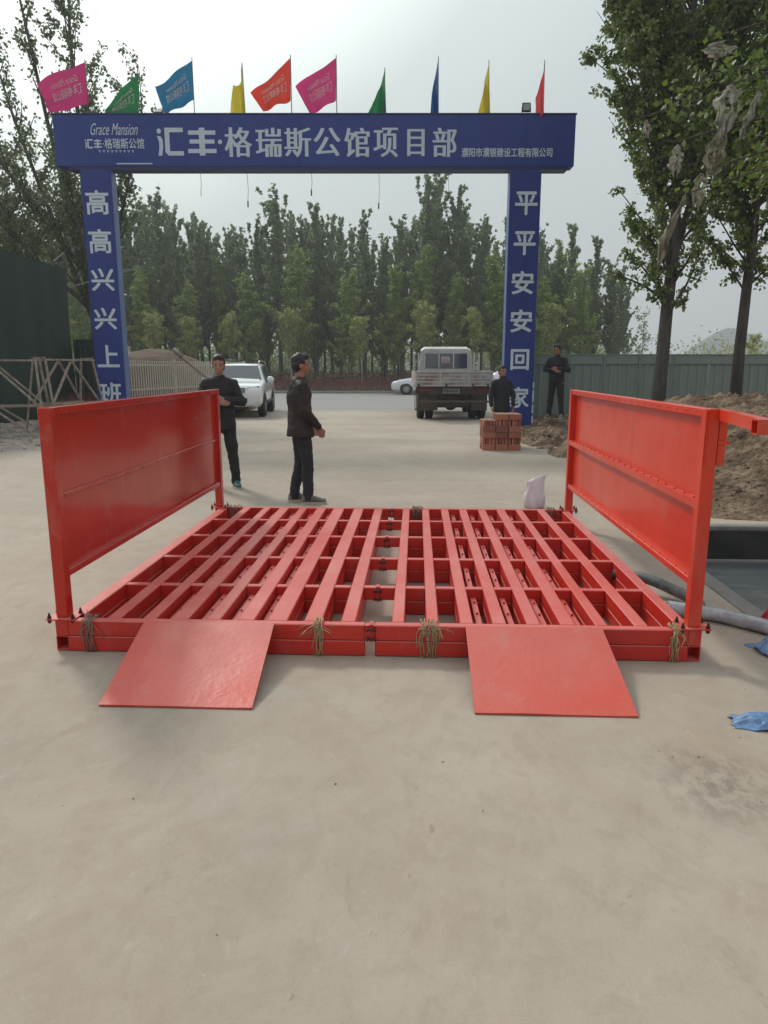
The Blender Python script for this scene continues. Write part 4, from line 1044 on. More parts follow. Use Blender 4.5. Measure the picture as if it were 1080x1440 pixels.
# sleeve and square arm on the right front post
xa, ya_ = XR, Y0 + .055
padd(MB().box(xa + .035, xa + .078, ya_ - .034, ya_ + .03, 1.19, 1.30, .003).box(xa + .035, xa + .088, ya_ - .036, ya_ + .034, 1.165, 1.188).box(xa + .035, xa + .074, ya_ - .034, ya_ + .03, 1.06, 1.164, .003), 'sleeve', M['orange'], pR)
padd(MB().box(xa - .036, xa - .0345, ya_ - .036, ya_ - .012, 1.06, 1.345).box(xa - .02, xa + .03, ya_ - .0375, ya_ - .0345, 1.06, 1.345), 'clamp_strap', M['orange'], pR)
b = MB()
b.bar((xa + .050, ya_ - .045, 1.3170), (1.425, 3.004, 1.3170), .05, .055)
padd(b, 'arm_tube', M['orange'], pR)
b = MB()
xl, xr_, yn, yf_ = 1.362, 2.5, 2.940, 3.0
b.box(xl, xr_, yn, yf_, 1.285, 1.290).box(xl, xr_, yn, yf_, 1.341, 1.3462).box(xl, xr_, yn, yn + .005, 1.2905, 1.3405).box(xl, xr_, yf_ - .005, yf_, 1.2905, 1.3405).box(xl + .35, xr_, yn + .0055, yf_ - .0055, 1.2905, 1.3405)
padd(b, 'arm_end_tube', M['orange'], pR)

# ramps
def ramp(x0a, x1a, x0b, x1b, label):
    """a: foot on the ground, b: top on the beam"""
    o = empty('ramp_plate', ((x0a + x1a) / 2, 3.05, 0), 0, label, 'ramp', 'steel ramp plates')
    ox, oy = (x0a + x1a) / 2, 3.05
    V = []; n = 10
    for q in (0, 1):
        for j in range(n + 1):
            v_ = j / n
            for i in range(n + 1):
                u_ = i / n
                x = (x0a + (x1a - x0a) * u_) * (1 - v_) + (x0b + (x1b - x0b) * u_) * v_
                y = 3.035 + v_ * (Y0 - 3.035) + .006
                z = .010 + v_ * (ZT + .004 - .010) - q * .008 + .0035 * noise.noise(Vector((u_ * 3, v_ * 3, x0a * 5)))
                V.append((x - ox, y - oy, z))
    N = (n + 1) ** 2; F = []
    for j in range(n):
        for i in range(n):
            a = j * (n + 1) + i; F.append((a, a + 1, a + n + 2, a + n + 1)); F.append((N + a, N + a + n + 1, N + a + n + 2, N + a + 1))
    for i in range(n):
        F.append((i, N + i, N + i + 1, i + 1)); a = n * (n + 1) + i; F.append((a, a + 1, N + a + 1, N + a))
        a = i * (n + 1); F.append((a, a + n + 1, N + a + n + 1, N + a)); a += n; F.append((a, N + a, N + a + n + 1, a + n + 1))
    MB().add(V, F).build('plate', M['ramp'], o)
    b = MB()     # stiffener angles below
    for x in (x0a + .15, x1a - .15):
        b.add([(x - ox, 3.2 - oy, .004), (x - ox + .03, 3.2 - oy, .004), (x - ox + .03, Y0 - .03 - oy, .004), (x - ox, Y0 - .03 - oy, .004), (x - ox, 3.2 - oy, .04), (x - ox + .03, 3.2 - oy, .04), (x - ox + .03, Y0 - .03 - oy, .155), (x - ox, Y0 - .03 - oy, .155)],
              [(0, 3, 2, 1), (4, 5, 6, 7), (0, 1, 5, 4), (1, 2, 6, 5), (2, 3, 7, 6), (3, 0, 4, 7)])
    b.build('stiffener', M['ramp'], o)
ramp(-1.467, -.745, -1.485, -.765, 'left red ramp plate leaning on the front beam')
ramp(.278, 1.012, .275, 1.005, 'right red ramp plate leaning on the front beam')

# straw-rope bindings round the front beam
def binding(x, n, w_, m, label, seed, y=Y0, loose=4, spread=.0, back=.06):
    r = random.Random(seed)
    b = MB()
    for k in range(n):
        xo = x + (k / (n - 1) - .5) * w_
        pts = []
        for a in range(17):
            t_ = a / 16 * 4; j = lambda s_=.006: r.gauss(0, s_)
            e_ = .009
            if t_ < 1: p = (xo + j(), y - e_ + j(.002), -.0 + t_ * (ZT + .012) + .004)
            elif t_ < 2: p = (xo + j(), y - e_ + (t_ - 1) * (back + 2 * e_), ZT + .012 + j(.003))
            elif t_ < 3: p = (xo + j(), y + back + e_, (ZT + .012) * (3 - t_) + .004)
            else: p = (xo + j(), y + back + e_ - (t_ - 3) * (back + 2 * e_), .004)
            pts.append(p)
        b.tube(pts, .0036, 5)
    b2 = MB()
    for k in range(loose // 2 + 1):
        p = Vector((x + r.uniform(-.5, .5) * w_, y - .008, ZT + r.uniform(-.02, .012))); pts = [p]
        d = Vector((r.gauss(0, 1), r.gauss(-.3, .3), r.gauss(-.35, .55))).normalized()
        for q in range(5):
            d = (d + Vector((r.gauss(0, .3), r.gauss(0, .1), -.22))).normalized(); p = p + d * r.uniform(.012, .03); p.z = max(p.z, .008)
            if y - .006 < p.y < y + .06 and p.z < ZT + .01: p.y = y - .012
            pts.append(p.copy())
        b2.tube(pts, .002, 4)
    o = empty('rope_binding', (x, y, 0), 0, label, 'rope', 'straw rope bindings on the platform')
    for bb, nm in ((b, 'rope_loops'), (b2, 'loose_ends')):
        bb.v = [(v[0] - x, v[1] - y, v[2]) for v in bb.v]; bb.build(nm, m, o)
binding(-1.80, 5, .055, M['straw2'], 'grey rope wound round the beam at the left front corner', 1, loose=8)
binding(-.52, 6, .036, M['straw'], 'straw rope wound round the beam left of the central joint', 2, loose=16)
binding(.055, 3, .03, M['straw'], 'left strands of the loose straw rope right of the central joint', 3, loose=14)
binding(.105, 3, .03, M['straw'], 'right strands of the loose straw rope near the right ramp', 4, loose=18)
binding(1.39, 4, .035, M['straw'], 'straw rope wound round the beam at the right front corner', 5, loose=14)
binding(.02, 7, .085, M['straw2'], 'dark net-like rope on the rear beam right of the centre', 6, y=Y1 - .055, loose=20)
binding(-1.80, 4, .10, M['straw2'], 'grey rope bundle at the rear left corner by the post foot', 7, y=Y1 - .055, loose=24)
binding(1.33, 4, .06, M['straw2'], 'grey rope bundle at the rear right corner by the post foot', 8, y=Y1 - .055, loose=18)

# hoses
def hose(name, pts, r_, m, label, ribs=120, amp=.08):
    P = [Vector(p) for p in pts]; out = []
    for i in range(len(P) - 1):
        a, b_, c_, d_ = P[max(i - 1, 0)], P[i], P[i + 1], P[min(i + 2, len(P) - 1)]
        for k in range(ribs // (len(P) - 1)):
            t_ = k / (ribs // (len(P) - 1))
            out.append(.5 * ((2 * b_) + (c_ - a) * t_ + (2 * a - 5 * b_ + 4 * c_ - d_) * t_ ** 2 + (3 * b_ - a - 3 * c_ + d_) * t_ ** 3))
    out.append(P[-1])
    o = MB().tube(out, [r_ * (1 + amp * (1 if i % 3 == 0 else -.3)) for i in range(len(out))], 14).build(name, m)
    return tag(o, label, 'hose', 'suction hoses')
hose('hose', [(1.46, 4.98, .10), (1.60, 4.90, .11), (1.76, 4.74, .07), (1.84, 4.56, .05), (1.80, 4.44, .04)], .035, M['hosedark'], 'thin ribbed grey hose curling under the right panel', 150, .12)
hose('hose', [(1.60, 4.42, .06), (1.72, 4.40, .05), (1.88, 4.33, .046), (2.02, 4.20, .046), (2.14, 4.08, .05), (2.32, 3.98, .10), (2.75, 3.72, .16)], .043, M['hose'], 'thick clear reinforced hose running from the post out to the right', 240, .05)
MB_ = MB().tube([(1.425, 5.02, .10), (1.49, 4.965, .105)], .041, 12)
tag(MB_.build('hose_clamp', M['rust']), 'rusty clamp on the end of the thin grey hose', 'clamp')

# crumpled cloths and sheets
def crumple(name, x, y, z, sx, sy, sz, seed, m, label, cat, rot=0):
    V = []; n = 34
    ca, sa = math.cos(rot), math.sin(rot)
    for j in range(n + 1):
        for i in range(n + 1):
            u_, v_ = i / n - .5, j / n - .5
            k = max(0, 1 - 3.2 * (u_ * u_ + v_ * v_) - .2 * noise.noise(Vector((u_ * 5, v_ * 5, seed + 3))))
            rdg = 1 - abs(noise.fractal(Vector((u_ * 5, v_ * 5, seed)), .9, 2.2, 4))
            wx = u_ * sx * (1 + .25 * noise.noise(Vector((v_ * 6, seed, 0)))); wy = v_ * sy * (1 + .25 * noise.noise(Vector((u_ * 6, seed, 9))))
            V.append((wx * ca - wy * sa, wx * sa + wy * ca, .004 + sz * k * (.25 + rdg)))
    F = [(j * (n + 1) + i, j * (n + 1) + i + 1, (j + 1) * (n + 1) + i + 1, (j + 1) * (n + 1) + i) for j in range(n) for i in range(n)]
    o = link(name, fast_mesh(name, V, F, m, False), loc=(x, y, z))
    sm = o.modifiers.new('s', 'SOLIDIFY'); sm.thickness = .002
    return tag(o, label, cat)
crumple('blue_sheet', 1.585, 2.985, 0, .34, .13, .05, 2, M['tarp'], 'crumpled blue plastic sheet lying alone on the concrete', 'plastic sheet', -.25)
crumple('blue_sheet', 2.07, 3.86, 0, .34, .26, .10, 4, M['tarp'], 'bundled blue plastic sheet under the thick hose', 'plastic sheet', .2)
crumple('crimson_cloth', 2.25, 4.30, 0.0, .24, .20, .13, 6, M['redcloth'], 'small crimson cloth lump beside the thick hose at the pit', 'cloth', .2)
# pink-white sack standing on its own
def sack():
    secs = []; n = 36
    prof = [(0, .13, .09), (.03, .15, .11), (.10, .15, .11), (.17, .14, .10), (.23, .125, .085), (.28, .12, .07), (.31, .14, .06), (.33, .15, .05), (.315, .12, .03)]
    for k, (z, a, b_) in enumerate(prof):
        ring = []
        for i in range(n):
            t_ = 2 * PI * i / n; q = 1 + .30 * noise.noise(Vector((math.cos(t_) * 2.6, math.sin(t_) * 2.6, z * 9))) + .12 * noise.noise(Vector((math.cos(t_) * 7, math.sin(t_) * 7, z * 22)))
            ring.append((a * q * math.cos(t_) * .72 + .04 * z * (k > 3), b_ * q * math.sin(t_), z + (.05 * math.cos(t_ * 1 + .6) if k >= 4 else 0)))
        secs.append(ring)
    o = MB().loft(secs).build('sack', M['pinksack'], loc=(1.33, 8.0, 0.0))
    tag(o, 'pinkish white woven sack standing behind the platform', 'sack')
sack()

# ------------------------------------------------------------------ brick stack
bs = empty('brick_stack', (1.62, 14.0, 0.0), .03, 'stack of red bricks on edge, higher on its right side', 'brick stack')
bmesh_ = [MB().box(-.1165, .1165, -.0245, .0245, 0, .110, .005).mesh('brick', M['brick']) for _ in range(1)]
rb_ = random.Random(8)
for c in range(6):
    z = c * .1155
    if c % 3 == 1:
        spots = [(-.335 + .0605 * i, -.13 + .245 * j, PI / 2) for i in range(12) for j in range(2)]
    else:
        spots = [(-.243 + .2435 * i, -.24 + .06 * j, 0) for i in range(3) for j in range(9) if i != 1 or j in (0, 1, 8) or c == 5]
    for (x, y, a) in spots:
        if c >= 5 and x < -.06: continue
        o = link('brick', bmesh_[0], bs, loc=(x + rb_.gauss(0, .003), y + rb_.gauss(0, .005), z), rot=(0, 0, a + rb_.gauss(0, .015)))

# ------------------------------------------------------------------ left: netted shed, green fence, trestles, railing
sh = empty('netted_shed', (-13.4, 17.5, 0), 0, 'tall box-shaped shed wrapped in dark green netting', 'shed')
V = []; 
def shed_face():
    b = MB(); ny, nz_ = 40, 20
    P = []
    for j in range(nz_ + 1):
        for i in range(ny + 1):
            y = -4.5 + 8.9 * i / ny; z = .18 + (4.42 - .18 - .03 * math.sin(i * .7)) * j / nz_
            P.append((2.95 + .04 * noise.noise(Vector((y * 1.2, z * .6, 0))) + .02 * math.sin(y * 5), y, z))
    b.add(P, [(j * (ny + 1) + i, j * (ny + 1) + i + 1, (j + 1) * (ny + 1) + i + 1, (j + 1) * (ny + 1) + i) for j in range(nz_) for i in range(ny)], True)
    return b
shed_face().build('netting', M['shed'], sh)
MB().box(-3, 2.88, -4.5, 4.4, 0.02, 4.36).build('wall', M['shed'], sh)
MB().box(-3.05, 2.92, -4.55, 4.45, 4.37, 4.43).build('roof', M['shed'], sh)
for y in (-4.4, -1.5, 1.4, 4.3):
    MB().box(2.89, 2.93, y - .025, y + .025, 0, 4.36).build('post', M['steelgrey'], sh)
MB().bar((2.9, 3.6, 4.45), (2.9, 4.5, 4.62), .04, .04).bar((2.9, 4.5, 4.0), (2.9, 4.5, 4.9), .04, .04).bar((2.9, 4.5, 4.9), (2.9, 3.8, 4.55), .03, .03).build('roof_bracket', M['fencedark'], sh)
MB().bar((2.95, 4.5, 3.9), (5.0, 5.2, 4.6), .035, .035).build('tie_bar', M['steelgrey'], sh)

def corrugated(w_, h_, pitch=.19, dep=.025):
    prof = []
    n = int(w_ / pitch); p = w_ / n
    for i in range(n):
        x = i * p
        prof += [(x, 0), (x + p * .60, 0), (x + p * .68, -dep), (x + p * .92, -dep)]
    prof.append((w_, 0))
    V = [(x, y, z) for z in (0, h_) for x, y in prof]; k = len(prof)
    F = [(i, i + 1, k + i + 1, k + i) for i in range(k - 1)]
    V += [(x, y + .002, z) for x, y, z in V]; F += [(a + 2 * k, d + 2 * k, c + 2 * k, b_ + 2 * k) for a, b_, c, d in F]
    return MB().add(V, F)
def sheet_fence(name, x0, y0, x1, y1, n, h_, m, mc, label, z=0.0):
    a = math.atan2(y1 - y0, x1 - x0); L_ = math.hypot(x1 - x0, y1 - y0); w_ = L_ / n
    o = empty(name, (x0, y0, z), a, label, 'fence')
    pm = corrugated(w_ - .012, h_ - .22).mesh('panel', m); um = MB().box(.0, w_ - .012, -.012, .012, 0, .2).mesh('upper_band', m)
    po = MB().box(-.03, .03, -.05, .03, 0, h_ + .02, .004).mesh('post', mc); cap = MB().box(-.0, w_ - .004, -.032, .02, 0, .03, .004).mesh('top_rail', mc)
    for i in range(n):
        link('panel', pm, o, loc=(i * w_ + .006, 0, .0))
        link('upper_band', um, o, loc=(i * w_ + .006, 0, h_ - .195))
        link('rail', cap, o, loc=(i * w_ + .002, -.012, h_ - .225))
        if i % 2 == 0 or i < 4: link('post', po, o, loc=(i * w_, .0, 0))
        link('top_rail', cap, o, loc=(i * w_ + .002, 0, h_ + .006))
    return o
sheet_fence('sheet_fence', 3.05, 19.35, 21.65, 20.6, 20, 1.86, M['fence'], M['fencecap'], 'long grey-green corrugated metal fence behind the dirt bank')
sheet_fence('sheet_fence', -10.40, 22.0, -8.8, 21.55, 2, 2.35, M['fencedark'], M['fencedark'], 'short dark green metal fence between the shed and the gate column')

def trestle(x, y, rz, label, L_=1.9, h_=1.66, w_=.85):
    o = empty('trestle', (x, y, .02), rz, label, 'trestle', 'steel trestles in front of the shed')
    A = M['trestle']; s = .045
    def bar(nm, a, b_): MB().bar(a, b_, s, s * .8).build(nm, A, o)
    t_ = .16
    for sx in (0, L_):
        for sy in (-1, 1):
            bar('leg', (sx + (.12 if sx else -.12), sy * w_ / 2, 0), (sx, sy * t_, h_))
        bar('end_tie', (sx, -w_ / 2 * .62, h_ * .42), (sx, w_ / 2 * .62, h_ * .42))
    for sy in (-1, 1):
        bar('top_bar', (-.05, sy * t_, h_ + .02), (L_ + .05, sy * t_, h_ + .02))
        bar('side_rail', (-.08, sy * w_ / 2 * .62, h_ * .44), (L_ + .08, sy * w_ / 2 * .62, h_ * .44))
        bar('brace', (.02, sy * w_ / 2 * .60, h_ * .46), (L_ * .5, sy * t_ * 1.05, h_ - .02))
        bar('brace', (L_ - .02, sy * w_ / 2 * .60, h_ * .46), (L_ * .5 + .04, sy * t_ * 1.05, h_ - .02))
        bar('brace', (.0, sy * w_ / 2 * .95, .05), (L_ * .48, sy * w_ / 2 * .64, h_ * .42))
        bar('brace', (L_, sy * w_ / 2 * .95, .05), (L_ * .52, sy * w_ / 2 * .64, h_ * .42))
    bar('cross_tie', (0, -t_, h_ + .06), (0, t_, h_ + .06)); bar('cross_tie', (L_, -t_, h_ + .06), (L_, t_, h_ + .06))
    return o
trestle(-9.9, 14.8, rad(14), 'longer braced steel trestle at the left edge of the picture', 1.9)
trestle(-8.15, 15.5, rad(78), 'braced steel trestle standing end-on beside the red panel', 1.6, 1.68)

# weathered white picket railing
pr_ = empty('picket_railing', (-7.55, 18.95, 0), math.atan2(7.1, 1.42), 'weathered white picket railing running back from the left gate column', 'railing')
L_ = math.hypot(1.42, 7.1); n = 62
pk = MB().box(-.014, .014, -.012, .012, .08, 1.70, .003).ellipsoid((0, 0, 1.71), .02, .02, .028, 6, 4).mesh('picket', M['picket'])
for i in range(n):
    link('picket', pk, pr_, loc=(i * L_ / n + .05, 0, 0))
for z in (.22, .95, 1.60): MB().box(0, L_, .0125, .04, z, z + .04).build('rail', M['picket'], pr_)
for x in (0, L_ / 3, L_ * 2 / 3, L_): MB().box(x - .035, x + .035, .041, .1, 0, 1.78, .004).build('post', M['picket'], pr_)
o = MB().tube([(-7.15, 21.4, 2.05), (-6.75, 21.2, 1.75), (-5.6, 20.6, .95)], .045, 8).build('leaning_pole', M['wood_dark'])
tag(o, 'pale pole slanting down across the picket railing', 'pole')
MB().tube([(-7.16, 21.41, 2.07), (-6.88, 21.27, 1.85)], .075, 8).build('sleeve', M['wood_dark'], o)

# street lamps far off, left
def lamp(x, y, h_, arm, label):
    o = empty('street_lamp', (x, y, 0), 0, label, 'street lamp', 'street lamps beyond the shed')
    MB().tube([(0, 0, 0), (0, 0, h_)], .09, 8, r1=.06).build('pole', M['steelgrey'], o)
    if arm:
        MB().tube([(0, 0, h_ - 1.8), (.35, 0, h_ - .6), (1.1, 0, h_ - .05), (1.7, 0, h_ + .1)], .045, 6).build('arm', M['steelgrey'], o)
        MB().box(1.5, 2.3, -.14, .14, h_ + .03, h_ + .14, .03).build('lamp_head', M['white'], o)
lamp(-30.4, 60, 10.5, True, 'street lamp with curved arm over the shed roof')
lamp(-33.5, 60, 11.6, False, 'plain tall post just left of the curved street lamp')
lamp(-36.8, 68, 11.0, False, 'thinner plain post farthest left over the shed roof')

# ------------------------------------------------------------------ vehicles
def wheel(parent, x, y, r_, w_, spokes=5, name='wheel', rimm='rim'):
    wv = empty(name, (x, y, r_), 0, parent=parent)
    sgn = 1 if x > 0 else -1
    secs = []
    prof = [(-.5, .60), (-.5, .90), (-.38, 1.0), (.38, 1.0), (.5, .90), (.5, .60), (.3, .58), (-.3, .58)]
    b = MB(); n = 28; rings = []
    for k in range(n):
        a = 2 * PI * k / n
        rings.append([(p[0] * w_, p[1] * r_ * math.cos(a), p[1] * r_ * math.sin(a)) for p in prof])
    m_ = len(prof)
    vv = [p for q in rings for p in q]
    b.add(vv, [(k * m_ + j, k * m_ + (j + 1) % m_, ((k + 1) % n) * m_ + (j + 1) % m_, ((k + 1) % n) * m_ + j) for k in range(n) for j in range(m_)], True)
    b.build('tyre', M['tyre'], wv)
    b = MB(); xo = sgn * w_ * .40
    b.tube([(xo - .01 * sgn, 0, 0), (xo + .03 * sgn, 0, 0)], r_ * .16, 12)
    for s_ in range(spokes):
        a = 2 * PI * s_ / spokes
        d = Vector((0, math.cos(a), math.sin(a)))
        for off in (-.16, .16):
            d2 = Vector((0, math.cos(a + off), math.sin(a + off)))
            b.bar(Vector((xo, 0, 0)) + d * r_ * .1, Vector((xo - .01 * sgn, 0, 0)) + d2 * r_ * .60, .035, .03, up=(1, 0, 0))
    b.tube([(xo - .05 * sgn, 0, 0), (xo - .03 * sgn, 0, 0)], r_ * .55, 20)
    n = 24; ring = []
    for k in range(n):
        a = 2 * PI * k / n
        ring.append([(xo + sx, q * r_ * math.cos(a), q * r_ * math.sin(a)) for sx, q in ((0, .56), (.02 * sgn, .62), (0, .64))])
    vv = [p for q in ring for p in q]
    b.add(vv, [(k * 3 + j, k * 3 + j + 1, ((k + 1) % n) * 3 + j + 1, ((k + 1) % n) * 3 + j) for k in range(n) for j in range(2)], True)
    b.build('rim', M[rimm], wv)
def car_body(table, parent, paint):
    """table rows front (y=0) to back: y, z_under, z_sill, z_belt, z_top, w_sill, w_belt, w_top ; glasshouse where z_top - z_belt is big"""
    rows = []
    for (y, zu, zs, zb, zt, ws, wb, wt) in table:
        zw = (zs + zb) * .52
        half_ = [(0, zu), (ws * .92, zu), (ws, zs), (wb * 1.0 + .01, zw), (wb, zb), (wb * .965, zb + .03 if zt - zb > .1 else zb + (zt - zb) * .4), (wt, zt - (.05 if zt - zb > .1 else .015)), (wt * .86, zt), (0, zt + .015)]
        ring = [(a, y, z) for a, z in half_] + [(-a, y, z) for a, z in reversed(half_[1:-1])]
        rows.append(ring)
    n = len(rows[0]); body = MB(); glass = []
    k = 9
    for i in range(len(rows) - 1):
        tall = table[i][4] - table[i][3] > .1, table[i + 1][4] - table[i + 1][3] > .1
        for j in range(n):
            q = [rows[i][j], rows[i][(j + 1) % n], rows[i + 1][(j + 1) % n], rows[i + 1][j]]
            body.add(q, [(0, 1, 2, 3)], True)
    # close ends
    body.add(rows[0], [tuple(reversed(range(n)))], True); body.add(rows[-1], [tuple(range(n))], True)
    me = body.mesh('body', paint)
    o = link('body', me, parent)
    wm = o.modifiers.new('w', 'WELD'); wm.merge_threshold = .0005
    return o, rows
def quad_panel(parent, name, pts, m, out, thick=.012):
    P = [Vector(p) for p in pts]; nrm = (P[1] - P[0]).cross(P[3] - P[0]).normalized()
    if nrm.dot(Vector(out)) < 0: nrm = -nrm
    n = len(P)
    MB().add([tuple(p + nrm * thick) for p in P] + [tuple(p - nrm * .01) for p in P], [tuple(range(n)), tuple(reversed(range(n, 2 * n)))] + [(i, (i + 1) % n, (i + 1) % n + n, i + n) for i in range(n)]).build(name, m, parent)

# white off-roader, facing the camera (front at y=0 of its own frame, body runs back along +y)
suv = empty('off_roader', (-5.72, 22.3, 0), rad(6), 'white off-road car with roof rails facing the camera', 'car')
T = [(-.06, .42, .52, .72, .76, .62, .70, .66), (0, .36, .50, .86, .94, .80, .82, .76), (.25, .34, .48, .98, 1.03, .90, .90, .80), (.75, .34, .46, 1.04, 1.09, .92, .92, .80), (1.15, .34, .46, 1.08, 1.14, .92, .92, .82), (1.28, .34, .46, 1.09, 1.22, .92, .92, .80),
     (1.62, .34, .46, 1.10, 1.56, .92, .92, .72), (1.95, .34, .46, 1.11, 1.66, .92, .92, .70), (3.0, .34, .46, 1.12, 1.69, .92, .92, .70), (4.0, .34, .46, 1.13, 1.65, .92, .92, .69), (4.45, .36, .5, 1.12, 1.50, .90, .90, .70), (4.6, .40, .55, 1.05, 1.16, .84, .86, .74)]
bd, rw = car_body(T, suv, M['carwhite'])
quad_panel(suv, 'windscreen', [(-.80, 1.24, 1.17), (.80, 1.24, 1.17), (.66, 1.66, 1.60), (-.66, 1.66, 1.60)], M['carglass'], (0, -1, .7), .025)
for sg in (-1, 1):
    quad_panel(suv, 'side_window', [(sg * .905, 1.55, 1.15), (sg * .905, 2.45, 1.16), (sg * .745, 2.45, 1.60), (sg * .75, 1.80, 1.58)], M['carglass'], (sg, 0, .2), .012)
    quad_panel(suv, 'side_window', [(sg * .905, 2.53, 1.16), (sg * .905, 3.55, 1.17), (sg * .745, 3.45, 1.60), (sg * .745, 2.53, 1.60)], M['carglass'], (sg, 0, .2), .012)
    quad_panel(suv, 'headlight', [(sg * .44, -.005, .84), (sg * .80, .09, .82), (sg * .84, .14, .98), (sg * .50, .02, .95)], M['lamp'], (0, -1, .1), .03)
    quad_panel(suv, 'fog_light', [(sg * .52, -.03, .50), (sg * .74, .03, .54), (sg * .78, .05, .66), (sg * .60, -.02, .62)], M['black'], (0, -1, 0), .035)
    mr = MB().ellipsoid((sg * 1.06, 1.55, 1.17), .12, .07, .10).build('mirror', M['carwhite'], suv)
    MB().box(min(sg * .90, sg * .99), max(sg * .90, sg * .99), 1.55, 1.60, 1.10, 1.16).build('mirror_arm', M['black'], mr)
    MB().tube([(sg * .66, 1.9, 1.70), (sg * .66, 2.0, 1.77), (sg * .66, 3.9, 1.76), (sg * .66, 4.05, 1.68)], .018, 6).build('roof_rail', M['chrome'], suv)
    MB().box(min(sg * .90, sg * .955), max(sg * .90, sg * .955), .9, 3.6, .42, .48, .01).build('side_step', M['black'], suv)
    for yy in (.85, 3.65): MB().tube([(sg * .80, yy, .40), (sg * .937, yy, .40)], .43, 24).build('wheel_arch', M['black'], suv)
    for yy in (.85, 3.65): wheel(suv, sg * .84, yy, .37, .24)
gr = MB().box(-.42, .42, -.075, -.02, .78, .93, .01).build('grille', M['black'], suv)
MB().box(-.44, .44, -.09, -.076, .86, .885).box(-.42, .42, -.09, -.076, .80, .82).box(-.05, .05, -.095, -.091, .80, .90).build('grille_bar', M['chrome'], gr)
MB().box(-.48, .48, -.075, -.03, .47, .62, .01).build('lower_intake', M['black'], suv)
pt = MB().box(-.22, .22, -.09, -.077, .625, .765, .004).build('number_plate', M['plateblue'], suv)
b = MB()
for k in range(6): b.box(-.18 + k * .064, -.14 + k * .064, -.094, -.0905, .655, .735)
b.build('plate_marks', M['white'], pt)
MB().box(-.70, .70, -.055, -.02, .38, .46, .02).build('skid_plate', M['chrome'], suv)
MB().bar((-.3, 1.235, 1.175), (.25, 1.30, 1.24), .02, .02).build('wiper', M['black'], suv)
MB().tube([(-.66, 2.4, 1.79), (.66, 2.4, 1.79)], .014, 6).tube([(-.66, 3.4, 1.78), (.66, 3.4, 1.78)], .014, 6).build('roof_bar', M['black'], suv)

# white saloon far off, seen from its left side, nose to the left of the picture
def saloon(x, y, rz, label):
    s = empty('saloon_car', (x, y, .004), rz, label, 'car', 'white cars on the road')
    T = [(-.03, .34, .40, .58, .62, .60, .68, .60), (.05, .26, .36, .68, .74, .74, .78, .66), (.5, .20, .34, .80, .86, .86, .88, .72), (1.1, .20, .34, .90, .95, .88, .90, .74), (1.35, .20, .34, .93, 1.02, .88, .90, .74), (1.95, .20, .34, .95, 1.38, .88, .90, .62), (2.5, .20, .34, .96, 1.44, .88, .90, .60), (3.2, .20, .34, .97, 1.40, .88, .90, .60), (3.95, .22, .36, .98, 1.10, .87, .88, .68), (4.5, .28, .42, .94, .99, .82, .82, .70), (4.65, .36, .5, .80, .84, .72, .74, .66)]
    car_body(T, s, M['carwhite'])
    quad_panel(s, 'windscreen', [(-.78, 1.36, .99), (.78, 1.36, .99), (.58, 1.98, 1.34), (-.58, 1.98, 1.34)], M['carglass'], (0, -1, 1), .03)
    for sg in (-1, 1):
        quad_panel(s, 'side_window', [(sg * .89, 1.65, 1.0), (sg * .89, 2.5, 1.0), (sg * .66, 2.5, 1.36), (sg * .67, 2.05, 1.34)], M['carglass'], (sg, 0, .3), .015)
        quad_panel(s, 'side_window', [(sg * .89, 2.56, 1.0), (sg * .89, 3.6, 1.02), (sg * .66, 3.2, 1.34), (sg * .66, 2.56, 1.36)], M['carglass'], (sg, 0, .3), .015)
        quad_panel(s, 'headlight', [(sg * .45, .02, .60), (sg * .74, .12, .62), (sg * .80, .32, .74), (sg * .55, .08, .69)], M['lamp'], (sg * .3, -1, .2), .02)
        for yy in (.86, 3.62): MB().tube([(sg * .78, yy, .34), (sg * .893, yy, .34)], .37, 24).build('wheel_arch', M['black'], s)
        for yy in (.86, 3.62): wheel(s, sg * .80, yy, .33, .22, 7)
        MB().ellipsoid((sg * 1.0, 1.62, 1.0), .10, .06, .07).build('mirror', M['carwhite'], s)
    return s
saloon(-1.45, 43.1, rad(-90), 'white saloon car on the road, its nose showing left of the truck')
# white van beyond the truck
vn = empty('white_van', (4.2, 43.4, .004), rad(-90), 'white van on the road mostly hidden between the truck and the gate column', 'van')
T = [(-.02, .4, .5, .8, .84, .7, .74, .7), (.1, .35, .45, 1.05, 1.14, .84, .84, .78), (.5, .35, .45, 1.15, 1.30, .86, .86, .78), (1.1, .35, .45, 1.2, 1.92, .86, .86, .74), (1.5, .35, .45, 1.2, 2.0, .86, .86, .74), (3.9, .35, .45, 1.2, 2.0, .86, .86, .74), (4.1, .4, .5, 1.2, 1.9, .82, .84, .72)]
car_body(T, vn, M['carwhite'])
quad_panel(vn, 'windscreen', [(-.74, .56, 1.34), (.74, .56, 1.34), (.70, 1.06, 1.86), (-.70, 1.06, 1.86)], M['carglass'], (0, -1, 1), .03)
for sg in (-1, 1):
    quad_panel(vn, 'side_window', [(sg * .86, 1.0, 1.28), (sg * .86, 2.0, 1.28), (sg * .78, 2.0, 1.85), (sg * .78, 1.25, 1.82)], M['carglass'], (sg, 0, .2), .015)
    for yy in (.8, 3.3): wheel(vn, sg * .78, yy, .33, .2)

